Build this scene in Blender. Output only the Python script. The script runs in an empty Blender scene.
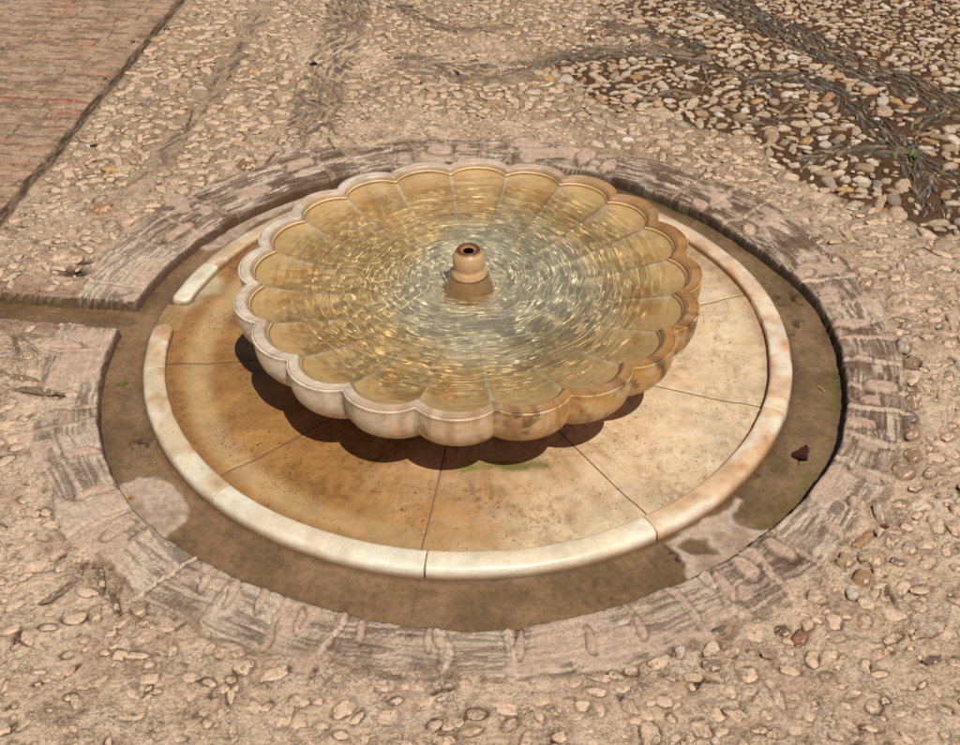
import bpy, math, numpy as np
from mathutils import Vector, Matrix
D = bpy.data; S = bpy.context.scene; COL = S.collection
rad = math.radians

# ---------------------------------------------------------------- camera
F, DIST = 1138.6, 2.6583
PIT, ROL, YAW, TIL = [rad(v) for v in (36.563, -.527, .611, 1.835)]
camP = DIST*np.array([0, -math.cos(PIT), math.sin(PIT)])
_a = PIT+TIL
fw = np.array([math.sin(YAW)*math.cos(_a), math.cos(YAW)*math.cos(_a), -math.sin(_a)])
_r = np.cross(fw, [0, 0, 1]); _r /= np.linalg.norm(_r); _u = np.cross(_r, fw)
RT = _r*math.cos(ROL)+_u*math.sin(ROL); UP = -_r*math.sin(ROL)+_u*math.cos(ROL)
cd = D.cameras.new('camera'); cam = D.objects.new('camera', cd); COL.objects.link(cam); S.camera = cam
cam.matrix_world = Matrix(((RT[0], UP[0], -fw[0], camP[0]), (RT[1], UP[1], -fw[1], camP[1]), (RT[2], UP[2], -fw[2], camP[2]), (0, 0, 0, 1)))
cd.sensor_fit = 'HORIZONTAL'; cd.sensor_width = 36; cd.lens = 36*F/960; cd.clip_start = .05; cd.clip_end = 500

# ---------------------------------------------------------------- sky, sun, exposure
sunv = Vector((.044, -.116, .21)).normalized()          # towards the sun
w = D.worlds.new('World'); S.world = w; w.use_nodes = True
nt = w.node_tree; bgn = nt.nodes['Background']; sk = nt.nodes.new('ShaderNodeTexSky'); sk.sky_type = 'NISHITA'
sk.sun_disc = False; sk.sun_elevation = math.asin(sunv.z); sk.sun_rotation = math.atan2(sunv.x, sunv.y)
nt.links.new(sk.outputs[0], bgn.inputs[0]); bgn.inputs[1].default_value = .05
sl = D.lights.new('sun', 'SUN'); sun = D.objects.new('sun', sl); COL.objects.link(sun)
sl.energy = 4.6; sl.angle = rad(.5); sl.color = (1, .93, .82)
sun.rotation_euler = sunv.to_track_quat('Z', 'Y').to_euler()
S.view_settings.view_transform = 'Standard'; S.view_settings.look = 'None'
S.view_settings.exposure = -.38; S.view_settings.gamma = 1
S.cycles.caustics_refractive = True; S.cycles.caustics_reflective = False
S.cycles.max_bounces = 8; S.cycles.transmission_bounces = 6; S.cycles.transparent_max_bounces = 8
try: sl.cycles.is_caustics_light = True
except Exception as e: print('caustic light', e)

# ---------------------------------------------------------------- helpers
def lin(c):                                            # sRGB 0-255 -> linear
    c = np.asarray(c, float)/255
    return np.where(c <= .04045, c/12.92, ((c+.055)/1.055)**2.4)
def _h(ix, iy, s):
    n = (ix.astype(np.int64)*374761393 + iy.astype(np.int64)*668265263 + s*974634777) & 0xffffffff
    n = ((n ^ (n >> 13))*1274126177) & 0xffffffff
    n = (n ^ (n >> 16)) & 0xffffffff
    return n/4294967295.0
def vn(x, y, s=0):                                     # value noise 0..1
    ix = np.floor(x); iy = np.floor(y); fx = x-ix; fy = y-iy
    fx = fx*fx*fx*(fx*(fx*6-15)+10); fy = fy*fy*fy*(fy*(fy*6-15)+10)
    a = _h(ix, iy, s); b = _h(ix+1, iy, s); c = _h(ix, iy+1, s); d = _h(ix+1, iy+1, s)
    return (a*(1-fx)+b*fx)*(1-fy)+(c*(1-fx)+d*fx)*fy
def fbm(x, y, s=0, o=4, g=.5):
    t = 0; a = 1; n = 0
    for k in range(o):
        t = t+a*vn(x*2**k+k*17.3, y*2**k-k*9.1, s+k*31); n += a; a *= g
    return t/n
def sst(a, b, x):
    t = np.clip((x-a)/(b-a), 0, 1); return t*t*(3-2*t)
def mixc(a, b, t):
    return np.asarray(a)*(1-t[..., None])+np.asarray(b)*t[..., None]
def un(x, y, z=0.):                                    # a photo pixel dropped onto the plane at height z
    x = np.asarray(x, float); y = np.asarray(y, float)
    d = fw+np.multiply.outer((x-480)/F, RT)+np.multiply.outer((372.5-y)/F, UP)
    t = (z-camP[2])/d[..., 2]
    return camP+d*t[..., None]
def wp(pts, z=0.): return un([p[0] for p in pts], [p[1] for p in pts], z)[:, :2]
def tag(o, label=None, cat=None, group=None, kind=None):
    for k, v in (('label', label), ('category', cat), ('group', group), ('kind', kind)):
        if v: o[k] = v
    return o
def empty(name, loc=(0, 0, 0)):
    o = D.objects.new(name, None); COL.objects.link(o); o.location = loc; o.empty_display_size = .05; return o
def mesh(name, V, Fc, mat, parent=None, smooth=True, col=None, loc=(0, 0, 0)):
    """V (n,3) world; Fc list of faces or (m,4)/(m,3) array; col (n,3) vertex colours"""
    me = D.meshes.new(name); V = np.asarray(V, float)-np.asarray(loc, float)
    if isinstance(Fc, np.ndarray):
        m, k = Fc.shape
        me.vertices.add(len(V)); me.vertices.foreach_set('co', V.astype(np.float32).ravel())
        me.loops.add(m*k); me.loops.foreach_set('vertex_index', Fc.astype(np.int32).ravel())
        me.polygons.add(m); me.polygons.foreach_set('loop_start', np.arange(0, m*k, k, dtype=np.int32))
        me.update(calc_edges=True)
    else: me.from_pydata(V.tolist(), [], Fc); me.update()
    if smooth: me.polygons.foreach_set('use_smooth', np.ones(len(me.polygons), bool))
    if col is not None:
        c = me.color_attributes.new('Col', 'FLOAT_COLOR', 'POINT')
        c.data.foreach_set('color', (np.clip(col, 0, 1) if col.shape[1] == 4 else np.concatenate([np.clip(col, 0, 1), np.ones((len(V), 1))], 1)).astype(np.float32).ravel())
    me.materials.append(mat)
    o = D.objects.new(name, me); COL.objects.link(o); o.parent = parent; o.location = loc
    if parent is not None: o.location = Vector(loc)-parent.location
    return o
def gridf(nr, nc, closed=False, off=0):
    """quads of a (nr,nc) grid; closed wraps the columns"""
    i = np.arange(nr-1)[:, None]; j = np.arange(nc if closed else nc-1)[None, :]; jn = (j+1) % nc
    q = np.stack([i*nc+j+0*jn, i*nc+jn, (i+1)*nc+jn, (i+1)*nc+j], -1).reshape(-1, 4)
    return q+off
class NT:
    def __init__(s, name):
        s.m = D.materials.new(name); s.m.use_nodes = True; s.t = s.m.node_tree; s.b = s.t.nodes['Principled BSDF']
    def n(s, typ, **kw):
        x = s.t.nodes.new('ShaderNode'+typ)
        for k, v in kw.items():
            if k[0] == 'i' and k[1:].isdigit(): k = int(k[1:]); tgt = x.inputs[k]
            elif k in x.inputs: tgt = x.inputs[k]
            else: setattr(x, k, v); continue
            if isinstance(v, bpy.types.NodeSocket): s.t.links.new(v, tgt)
            else: tgt.default_value = v
        return x
    def obj(s, scale=(1, 1, 1)):
        c = s.n('TexCoord').outputs['Object']; return s.n('Mapping', Vector=c, Scale=scale).outputs[0]
    def noise(s, vec, sc, det=4, rough=.6, dist=0):
        return s.n('TexNoise', Vector=vec, Scale=sc, Detail=det, Roughness=rough, Distortion=dist).outputs[0]
    def ramp(s, f, stops):
        r = s.n('ValToRGB', Fac=f); e = r.color_ramp.elements
        while len(e) < len(stops): e.new(.5)
        for k, (p, c) in enumerate(stops): e[k].position = p; e[k].color = (*c, 1) if hasattr(c, '__len__') else (c, c, c, 1)
        return r.outputs[0]
    def mix(s, f, a, b, mode='MIX'):
        x = s.n('Mix', data_type='RGBA', blend_type=mode)
        for k, v in ((0, f), (6, a), (7, b)):
            if isinstance(v, bpy.types.NodeSocket): s.t.links.new(v, x.inputs[k])
            else: x.inputs[k].default_value = v if k == 0 else (*v, 1)
        return x.outputs[2]
    def math(s, op, a, b=0., c=0.): return s.n('Math', operation=op, i0=a, i1=b, i2=c).outputs[0]
    def set(s, **kw):
        for k, v in kw.items():
            k = k.replace('_', ' ')
            if isinstance(v, bpy.types.NodeSocket): s.t.links.new(v, s.b.inputs[k])
            else: s.b.inputs[k].default_value = v
        return s.m
    def bump(s, h, st=.5, d=.002, nrm=None):
        x = s.n('Bump', Height=h, Strength=st, Distance=d)
        if nrm is not None: s.t.links.new(nrm, x.inputs['Normal'])
        return x.outputs[0]
    def vcol(s): return s.n('VertexColor', layer_name='Col').outputs[0]
rng = np.random.default_rng(7)
TAU = 2*math.pi
HR = .1875                                             # height of the bowl's rim above the paving
PH = rad(95.43)                                        # a cusp of the scalloped rim
IRR = rng.uniform(.88, 1.1, 20)
def lobe(th):                                          # 0 at a cusp, 1 at the middle of a scallop
    u = ((th-PH)/(TAU/20)) % 1*2-1
    g = IRR[(np.floor((th-PH)/(TAU/20)) % 20).astype(int)]
    return g*(np.sqrt(1-.72*u*u)-math.sqrt(.28))/(1-math.sqrt(.28))
ROUT = lambda th: .487+.030*lobe(th)
RIN = lambda th: .455+.032*lobe(th)
# ================================================================ THE BOWL
def stone_mat(name, rough=.35, bump=.25, spots=True, lo=.8, hi=1.12):
    n = NT(name); v = n.obj(); c = n.vcol()
    g = n.noise(v, 9, 6, .62, .6); g2 = n.noise(n.obj((1, 1, 3)), 38, 5, .6)
    c = n.mix(1., c, n.ramp(g, [(.3, lo), (.5, (lo+hi)/2+.03), (.7, hi)]), 'MULTIPLY')
    c = n.mix(1., c, n.ramp(g2, [(.3, .88), (.6, 1.06)]), 'MULTIPLY'); c = n.mix(1., c, n.ramp(n.noise(v, 260, 4, .7), [(.34, .90), (.5, 1.), (.66, 1.06)]), 'MULTIPLY')
    if spots:
        s = n.noise(v, 150, 3, .7); m = n.noise(v, 7, 3, .6)
        k = n.math('MULTIPLY', n.ramp(s, [(.59, 0.), (.65, 1.)]), n.ramp(m, [(.42, 0.), (.58, 1.)]))
        c = n.mix(n.math('MULTIPLY', k, .75), c, (.06, .03, .015))
    b = n.bump(n.noise(v, 60, 6, .65), bump, .004)
    b = n.bump(n.noise(v, 400, 3, .6), bump, .0006, b)
    return n.set(Base_Color=c, Roughness=n.ramp(g, [(.3, rough), (.7, rough+.2)]), Normal=b, Specular_IOR_Level=.5)
M_bowl = stone_mat('bowl_marble', .3, .25, False)
M_in = stone_mat('bowl_inside_marble', .4, .15, False, .98, 1.3)

NL = 24*20; TH = np.arange(NL)/NL*TAU
def surf(rings, R):                                    # rings: list of (k, z, lobe strength)
    L = np.stack([np.ones(NL)]*1)[0]; out = []
    mean = R(TH).mean()
    for k, z, a in rings:
        r = k*(mean+(R(TH)-mean)*a); out.append(np.stack([r*np.cos(TH), r*np.sin(TH), z+0*r], 1))
    return np.concatenate(out)
PINK = lin((222, 200, 178)); AMBER = lin((150, 100, 58)); WHITE = lin((225, 212, 190)); GOLD = lin((222, 176, 92))
def bowl_col(V, base='out'):
    x, y, z = V.T; th = np.arctan2(y, x); r = np.hypot(x, y); cx_, sx_ = np.cos(th)*6, np.sin(th)*6
    side = sst(-.28, .42, x*.9-y*.30+.30*(fbm(x*7, y*7, 3)-.5))          # amber where the water runs over on the right
    c = mixc(lin((236, 220, 196)), lin((206, 158, 92)), side)
    run = fbm(np.cos(th)*38, np.sin(th)*38+z*6, 11, 4, .6)              # stains running down the lobes
    c = mixc(c, lin((150, 100, 46)), .7*sst(.48, .68, run)*(.12+.88*side))
    c = mixc(c, lin((240, 228, 206)), .6*sst(.5, .7, fbm(cx_*4, sx_*4+z*40, 5))*(1-side*.6))
    c = mixc(c, lin((170, 150, 132)), .5*sst(.5, .7, fbm(cx_*2.2, sx_*2.2+z*25, 13))*(1-side))
    c = mixc(c, lin((70, 58, 44)), .75*sst(.60, .70, fbm(cx_*5, sx_*5+z*30, 15, 5))*sst(-.2, .1, x)*(y < 0))
    if base == 'rim':
        c = mixc(c, lin((168, 120, 74)), .15+.5*side); c = mixc(c, lin((206, 170, 138)), .6*sst(.45, .65, fbm(x*16, y*16, 8))*(1-side))
        c = mixc(c, lin((232, 214, 196)), .5*sst(.5, .7, fbm(x*30, y*30, 18))*(1-side)); c = mixc(c, lin((160, 124, 88)), .6*(z < .1868)*(r < ROUT(th)-.015))
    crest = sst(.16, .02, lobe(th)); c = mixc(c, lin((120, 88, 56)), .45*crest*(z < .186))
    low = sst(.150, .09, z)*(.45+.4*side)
    return mixc(c, lin((168, 122, 72)), low*(.4+.6*fbm(cx_, sx_+z*10, 9)))

bowl = empty('fountain_bowl', (0, 0, -.03))
tag(bowl, 'large scalloped marble bowl full of rippling water, standing on the round stained marble basin', 'fountain bowl')
# outer shell, from the foot up to the lip
prof = [(.155, .006), (.25, .010), (.36, .017), (.47, .026), (.58, .037), (.68, .048), (.77, .060), (.84, .071), (.895, .078), (.935, .091), (.965, .105), (.985, .121), (.996, .139), (1., .158), (1.001, .178), (1.004, .1842), (1.0045, .1864), (1.0015, .1878), (.996, .1881)]
pk = np.array([p[0] for p in prof]); pz = np.array([p[1] for p in prof]); ss = np.linspace(0, 1, 60); so = np.linspace(0, 1, len(pk))
rk = np.interp(ss, so, pk); rz = np.interp(ss, so, pz)
rings = [(k, z, float(np.clip((k-.12)/.5, 0, 1))**.8) for k, z in zip(rk, rz)]
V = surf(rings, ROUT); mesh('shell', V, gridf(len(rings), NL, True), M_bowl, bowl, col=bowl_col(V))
# rim: flat lip with a small step down inside
e1 = ROUT(TH)*.994
def ringv(r, z): return np.stack([r*np.cos(TH), r*np.sin(TH), z+0*r], 1)
ri = RIN(TH); mo = ROUT(TH).mean(); e0 = .994*(mo+(ROUT(TH)-mo))
i1 = ri+.0065
tr = [(e0, .1881), (e0*.93+i1*.07, .1884), (e0*.8+i1*.2, .1879), (e0*.5+i1*.5, .1872), (e0*.2+i1*.8, .1874), (e0*.06+i1*.94, .1880), (i1, .1874), (i1-.0008, .1858), (i1-.0018, .1850), (i1-.0036, .1845), (i1-.0048, .1835), (i1-.0056, .1812), (ri+.0005, .1796), (ri-.002, .1785)]
V = np.concatenate([ringv(r, z) for r, z in tr])
V[:, 2] += .0022*(fbm(V[:, 0]*22, V[:, 1]*22, 4)-.5)*(V[:, 2] > .18); _w = 1+.004*(fbm(V[:, 0]*30, V[:, 1]*30, 6, 3)-.5)*(V[:, 2] > .1835)*(V[:, 2] < .1879); V[:, :2] *= _w[:, None]
rim = mesh('rim', V, gridf(len(tr), NL, True), M_bowl, bowl, col=bowl_col(V, 'rim'))
# inside: scallops running down to a shallow centre
ks = np.concatenate([[1., .998, .996, .994, .992, .990, .986], np.linspace(.98, .9, 12), np.linspace(.885, 0.05, 70)])
fin = lambda k: .1705-.080*(1-k**3.6)+.009*sst(.990, 1.0, k)
rings = []
V = []
for k in ks:
    r = k*(ri.mean()+(ri-ri.mean())*sst(.30, .80, k)-.002)
    z = fin(k)+.007*np.clip(1-lobe(TH), 0, 1)**3*sst(.25, .6, k)*sst(1., .9, k)
    V.append(ringv(r, z))
V = np.concatenate(V)
x, y, z = V.T; th = np.arctan2(y, x); r = np.hypot(x, y)/RIN(th)
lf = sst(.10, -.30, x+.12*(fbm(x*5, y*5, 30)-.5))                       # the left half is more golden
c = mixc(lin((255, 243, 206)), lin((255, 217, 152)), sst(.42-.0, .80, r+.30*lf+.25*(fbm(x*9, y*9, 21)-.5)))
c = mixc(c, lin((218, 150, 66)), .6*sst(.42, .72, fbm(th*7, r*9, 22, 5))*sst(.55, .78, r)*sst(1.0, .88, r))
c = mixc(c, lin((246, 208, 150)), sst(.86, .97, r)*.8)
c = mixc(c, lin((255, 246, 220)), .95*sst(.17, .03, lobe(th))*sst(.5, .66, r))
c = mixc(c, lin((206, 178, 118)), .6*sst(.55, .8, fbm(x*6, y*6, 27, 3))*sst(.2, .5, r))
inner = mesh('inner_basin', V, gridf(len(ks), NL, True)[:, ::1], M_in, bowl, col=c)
# pedestal
pr_ = [(.19, -.03), (.19, -.018), (.165, -.01), (.12, -.004), (.10, .004), (.10, .014), (.13, .022)]
V = np.concatenate([ringv(r+0*TH, z) for r, z in pr_]); mesh('pedestal', V, gridf(len(pr_), NL, True), M_bowl, bowl, col=bowl_col(V))
# nozzle
n = NT('nozzle_marble'); v = n.obj()
c = n.mix(n.noise(v, 40, 5, .6, .5), tuple(lin((232, 205, 160))), tuple(lin((180, 122, 66))))
sep = n.n('SeparateXYZ', Vector=v).outputs[2]
c = n.mix(n.ramp(n.math('MULTIPLY', sep, 4.), [(.925, 0.), (.955, 1.)]), c, (.16, .055, .016))
M_noz = n.set(Base_Color=c, Roughness=.36, Normal=n.bump(n.noise(v, 70, 4), .5, .003))
def lathe(name, pr, mat, parent, N=72, c=(0, 0), wob=0, col=None):
    t = np.arange(N)/N*TAU; V = []
    for k, (r, z) in enumerate(pr):
        rr = r*(1+wob*(fbm(np.cos(t)*1.5+5+z*20, np.sin(t)*1.5+5, 71, 3)-.5)); V.append(np.stack([c[0]+rr*np.cos(t), c[1]+rr*np.sin(t), z+0*t], 1))
    V = np.concatenate(V); return mesh(name, V, gridf(len(pr), N, True), mat, parent)
noz = lathe('nozzle', [(r_*.93, z_) for r_, z_ in [(.062, .085), (.058, .12), (.050, .15), (.046, .170), (.0435, .178), (.0415, .186), (.0395, .189), (.0372, .1915), (.0365, .195), (.0378, .201), (.0384, .210), (.0378, .220), (.0352, .2285), (.031, .2335), (.0285, .2350), (.0275, .2385), (.0255, .2405), (.0225, .2395), (.019, .2370), (.0130, .2345)]], M_noz, bowl, wob=.07)
n = NT('nozzle_hole_dark'); M_hole = n.set(Base_Color=(.012, .007, .004, 1), Roughness=.12)
lathe('spout_hole', [(.0123, .2348), (.0115, .224), (.0112, .212), (.0001, .210)], M_hole, noz, 48)
for ch in noz.children: ch.location = (0, 0, 0); ch.matrix_parent_inverse = Matrix.Identity(4)

# ---------------------------------------------------------------- water in the bowl
NT_, NR_ = 2000, 300
th = np.arange(NT_)/NT_*TAU; k = np.linspace(.04, 1, NR_)
rr = k[:, None]*(RIN(th)-.0015)[None, :]*1.0; X = rr*np.cos(th); Y = rr*np.sin(th)
def waves(X, Y):
    r = np.hypot(X, Y); z = 0; lf = sst(.10, -.25, X)
    for q, (lam, amp, na) in enumerate([(.029, .5, 4.), (.0205, .85, 5.5), (.0150, .8, 7.), (.0110, .45, 9.)]):
        wob = (fbm(X*na*.7, Y*na*.7, 40+q, 2)-.5)*lam*3.4
        am = .45+1.0*fbm(X*na*1.1+q*5, Y*na*1.1, 50+q, 2)
        z = z+amp*lam*np.sin((r+wob)/lam*TAU)*am*sst(.03, .14, r)*(1-.45*lf)
    for q, (cx_, cy_, lam, amp) in enumerate([(-.62, .15, .034, .50), (-.45, -.45, .027, .46), (-.3, .62, .024, .30), (.7, -.2, .027, .16), (.1, -.7, .03, .16), (.4, .6, .026, .14)]):   # waves thrown back by the wall
        d = np.hypot(X-cx_, Y-cy_)+(fbm(X*7, Y*7, 80+q, 2)-.5)*.07
        z = z+amp*lam*np.sin(d/lam*TAU)*(.2+.8*lf)
    return z*.0140
zz = waves(X, Y)*(.25+.75*sst(1.0, .8, k))[:, None]*1.0
V = np.stack([X, Y, HR-.0102+zz], -1).reshape(-1, 3)
n = NT('clear_water'); v = n.obj(); sep = n.n('SeparateXYZ', Vector=v)
rad_ = n.math('POWER', n.math('ADD', n.math('POWER', sep.outputs[0], 2.), n.math('POWER', sep.outputs[1], 2.)), .5)
wob_ = n.noise(v, 9, 2, .5); hh = []
for lam, k_ in ((.0125, 7.), (.0085, 9.)):
    hh.append(n.math('MULTIPLY', n.math('SINE', n.math('ADD', n.math('MULTIPLY', rad_, TAU/lam), n.math('MULTIPLY', wob_, k_*4))), n.noise(v, 22, 2, .5)))
bp = n.bump(n.math('ADD', hh[0], n.math('MULTIPLY', hh[1], .6)), 1., .00035)
gl = n.n('BsdfGlass', IOR=1.33, Roughness=0., Color=(1., .985, .95, 1), Normal=bp)
tr_ = n.n('BsdfTransparent'); mx = n.n('MixShader', Fac=.10)
n.t.links.new(gl.outputs[0], mx.inputs[1]); n.t.links.new(tr_.outputs[0], mx.inputs[2])
n.t.links.new(mx.outputs[0], n.t.nodes['Material Output'].inputs[0]); M_water = n.m
water = mesh('water', V, gridf(NR_, NT_, True)[:, ::-1], M_water)
tag(water, 'clear rippling water filling the scalloped bowl to its rim', 'water', kind='structure')
try:
    water.cycles.is_caustics_caster = True
    for o in (inner, noz, rim): o.cycles.is_caustics_receiver = True
    print('caustics set')
except Exception as e: print('caustics', e)
# ================================================================ THE ROUND MARBLE BASIN
KC = np.array([-.004, .026]); RKI, RKO = .698, .75
def loft(name, V, nr, nc, mat, parent, col, caps=True):
    Fq = gridf(nr, nc).tolist()
    if caps: Fq += [[k for k in range(nc)][::-1], [(nr-1)*nc+k for k in range(nc)]]
    return mesh(name, V, Fq, mat, parent, col=col)
M_floor = stone_mat('basin_marble', .22, .12)
M_kerb = stone_mat('kerb_marble', .26, .2, False, .86, 1.14)
basin = empty('marble_basin', (0, 0, -.06))
tag(basin, 'round amber stained marble basin floor ringed by a pale marble kerb, beneath the scalloped bowl', 'fountain basin')
n = NT('dark_joint_mortar'); M_joint = n.set(Base_Color=n.mix(n.noise(n.obj(), 60), tuple(lin((110, 86, 62))), tuple(lin((150, 122, 94)))), Roughness=.7)
def floorz(r): return -.0245+.006*sst(.60, .672, r)
_j = [(r, float(floorz(r))-.003) for r in np.linspace(.60, .697, 14)]
V = np.concatenate([ringv(r*(1+(KC[0]*np.cos(TH)+KC[1]*np.sin(TH))/.7), z) for r, z in [(.001, -.0275)]+_j+[(.705, -.0205), (.735, -.0215), (.744, -.024), (.745, -.04)]])
mesh('joint_mortar', V, gridf(19, NL, True), M_joint, basin)
JF = [185.3, 220.5, 261.4, 300.9, 338.4, 374.7, 410., 446., 479., 511., 545.3]
FR = wp([(560, 430), (700, 400), (760, 370), (620, 500), (500, 520)], -.03)
def floor_col(V):
    x, y = V[:, 0], V[:, 1]; r = np.hypot(x, y); th = np.arctan2(y, x)
    pale = sst(-.12, .45, x*.9-y*.25+.30*(fbm(x*5, y*5, 90, 5)-.5))
    c = mixc(lin((164, 122, 72)), lin((234, 212, 178)), pale)
    # thin sheets of water leave streaks and tide marks that follow the flow outwards
    st = fbm(th*22, r*7, 98, 5, .62); c = mixc(c, lin((142, 98, 56)), (1-pale*.6)*.4*sst(.42, .68, st))
    n1 = fbm(x*9, y*9, 92, 6, .62); c = mixc(c, lin((200, 150, 90)), .4*sst(.46, .60, n1)*(1-.4*pale)); c = mixc(c, lin((206, 160, 104)), .3*sst(.50, .40, n1)*pale)
    c = mixc(c, lin((236, 214, 184)), .45*pale*sst(.48, .64, fbm(x*16, y*16, 93, 6, .62)))
    tm = np.abs(fbm(x*4+5, y*4, 99, 5)-.5); c = mixc(c, lin((132, 90, 50)), .25*sst(.012, .002, tm))
    g = fbm(x*70, y*70, 100, 4, .6); c = mixc(c, lin((112, 74, 40)), .4*sst(.56, .66, g)*sst(.45, .6, fbm(x*7+3, y*7, 101, 3))*(1-.3*pale))
    c = mixc(c, lin((214, 182, 134)), .6*sst(.58, .62, r)*sst(.675, .635, r)*sst(.2, -.4, x))     # fillet by the kerb, its sunlit slope on the left painted lighter
    c = mixc(c, lin((150, 108, 70)), .6*sst(.66, .69, r)*(.4+.6*fbm(th*14, r, 7)))
    gx, gy = wp([(200, 285)], -.02)[0]; d = np.hypot((x-gx)*1.3, (y-gy)*.8)
    c = mixc(c, lin((212, 198, 166)), .7*sst(.10, .02, d+.08*(fbm(x*25, y*25, 94)-.5)))
    q = wp([(508, 467)], -.03)[0]; dd = np.hypot((x-q[0])/.09, (y-q[1])/.020)
    c = mixc(c, lin((92, 100, 22)), .75*sst(1.2, .3, dd+1.1*(fbm(x*40, y*40, 95)-.5)))
    q = wp([(468, 471)], -.03)[0]; dd = np.hypot((x-q[0])/.035, (y-q[1])/.012)
    c = mixc(c, lin((120, 134, 24)), .7*sst(1.2, .3, dd+1.1*(fbm(x*60, y*60, 96)-.5)))
    q = wp([(478, 500)], -.03)[0]; dd = np.hypot((x-q[0])/.07, (y-q[1])/.06)
    return mixc(c, lin((110, 66, 28)), .5*sst(.55, .75, fbm(x*80, y*80, 97, 3))*sst(1.1, .3, dd))
for k in range(len(JF)-1):
    g = .0015; a0, a1 = rad(JF[k]), rad(JF[k+1]); rr = np.concatenate([[.03, .1, .18, .24, .30, .35], np.arange(.37, .703, .005)])
    m = int((a1-a0)/.0065); t = np.linspace(0, 1, m); P = []
    for r in rr:
        gg = g/max(r, .1); s = t.copy(); th = a0+gg+(a1-a0-2*gg)*s
        e = np.minimum(t, 1-t)*(a1-a0)*r
        dz = -.0012*sst(.004, 0, e)+.0007*(fbm(r*np.cos(th)*9, r*np.sin(th)*9, 33+k, 2)-.5)
        q = r*(1+(KC[0]*np.cos(th)+KC[1]*np.sin(th))/.7)
        P.append(np.stack([q*np.cos(th), q*np.sin(th), floorz(r)+dz], 1))
    V = np.concatenate(P); sk_ = [P[-1]+[0, 0, -.02]]
    mesh('slab', V, gridf(len(rr), m)[:, ::-1], M_floor, basin, col=floor_col(V))
ga = np.linspace(rad(166.3), rad(174.8), 60); gr_ = np.linspace(.690, .757, 26); P = []
for r in gr_:
    q = r*(1+(KC[0]*np.cos(ga)+KC[1]*np.sin(ga))/.72)+.004*(fbm(ga*30, ga*0, 150, 3)-.5)*(r > .745)
    P.append(np.stack([q*np.cos(ga), q*np.sin(ga), -.0182-.004*sst(.72, .757, r)+0*ga-.02*(r > .756)], 1))
V = np.concatenate(P); mesh('spill_slab', V, gridf(26, 60)[:, ::-1], M_floor, basin, col=mixc(floor_col(V), lin((190, 168, 124)), np.full(len(V), .35)))
KS = [(176.3, 190.2, 1, 0, (218, 192, 156)), (190.2, 226.7, 0, 0, (220, 198, 164)), (226.7, 263.3, 0, 0, (236, 224, 198)), (263.3, 298.4, 0, 0, (236, 220, 190)),
      (298.4, 335., 0, 0, (226, 192, 154)), (335., 369.8, 0, 0, (222, 186, 150)), (369.8, 406, 0, 0, (228, 198, 166)), (406, 444, 0, 0, (220, 196, 164)),
      (444, 480, 0, 0, (222, 204, 172)), (480, 515.2, 0, 0, (216, 190, 154)), (515.2, 528.6, 0, 1, (232, 224, 196))]
sec = [(0, -.034), (0, -.010), (.0010, -.003), (.0035, -.0006), (.009, .0006), (.022, .001), (.038, .0006), (.047, -.0008), (.053, -.0042), (.0565, -.011), (.058, -.019), (.0588, -.026), (.059, -.040)]
for k, (a0, a1, f0, f1, cc) in enumerate(KS):
    a0, a1 = rad(a0), rad(a1); m = max(24, int((a1-a0)/.006)); L = (a1-a0)*.73
    s = np.linspace(0, 1, m)*L
    s = np.unique(np.concatenate([s, [.0004, .001, .002, .003, .005, .008, .012, .016], L-np.array([.0004, .001, .002, .003, .005, .008, .012, .016])]))
    def inset(d, e): d = np.clip(d, 0, e); return e-np.sqrt(np.maximum(e*e-(e-d)**2, 0))
    i0 = inset(s, .020 if f0 else .0035); i1 = inset(L-s, .020 if f1 else .0035); ins = np.maximum(i0, i1)
    th = a0+.0017+(s/L)*(a1-a0-.0034); V = []; dirt = []
    for q, (dr, z) in enumerate(sec):
        wd = (dr-.0295)/.0295
        rr_ = RKI+dr*.88-wd*ins*.9+.0022*(fbm(th*14+k, dr*20, 130, 3)-.5)+.006*(fbm(th*2.3, 0*th, 131, 2)-.5)
        zz_ = z-ins*.25*(z > -.03)+.0018*(fbm(th*12, dr*30+k*3, 132, 3)-.5)*(z > -.03)
        V.append(np.stack([KC[0]+rr_*np.cos(th), KC[1]+rr_*np.sin(th), zz_], 1)); dirt.append(np.full(len(th), dr))
    V = np.stack(V, 1).reshape(-1, 3); dr = np.stack(dirt, 1).ravel(); x, y, z = V.T; tt = np.arctan2(y, x)
    c = mixc(lin(cc), lin((190, 128, 78)), .55*sst(.48, .75, fbm(tt*11, dr*25, 140+k, 4))*(1-.6*(k in (2, 3))))
    c = mixc(c, lin((244, 236, 216)), .65*sst(.5, .7, fbm(tt*8, dr*18, 160+k, 4)))
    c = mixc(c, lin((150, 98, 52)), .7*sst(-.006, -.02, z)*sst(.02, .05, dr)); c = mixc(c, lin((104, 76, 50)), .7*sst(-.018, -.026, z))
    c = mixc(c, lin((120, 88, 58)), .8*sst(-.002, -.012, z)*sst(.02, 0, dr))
    if k in (5,): c = mixc(c, lin((245, 225, 195)), .8*np.maximum(sst(.07, .03, np.abs((tt % TAU)-rad(337.0))), sst(.10, .05, np.abs(((tt+1) % TAU)-rad(9)-1))))
    loft('kerb_stone', V, len(s), len(sec), M_kerb, basin, c)

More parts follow.
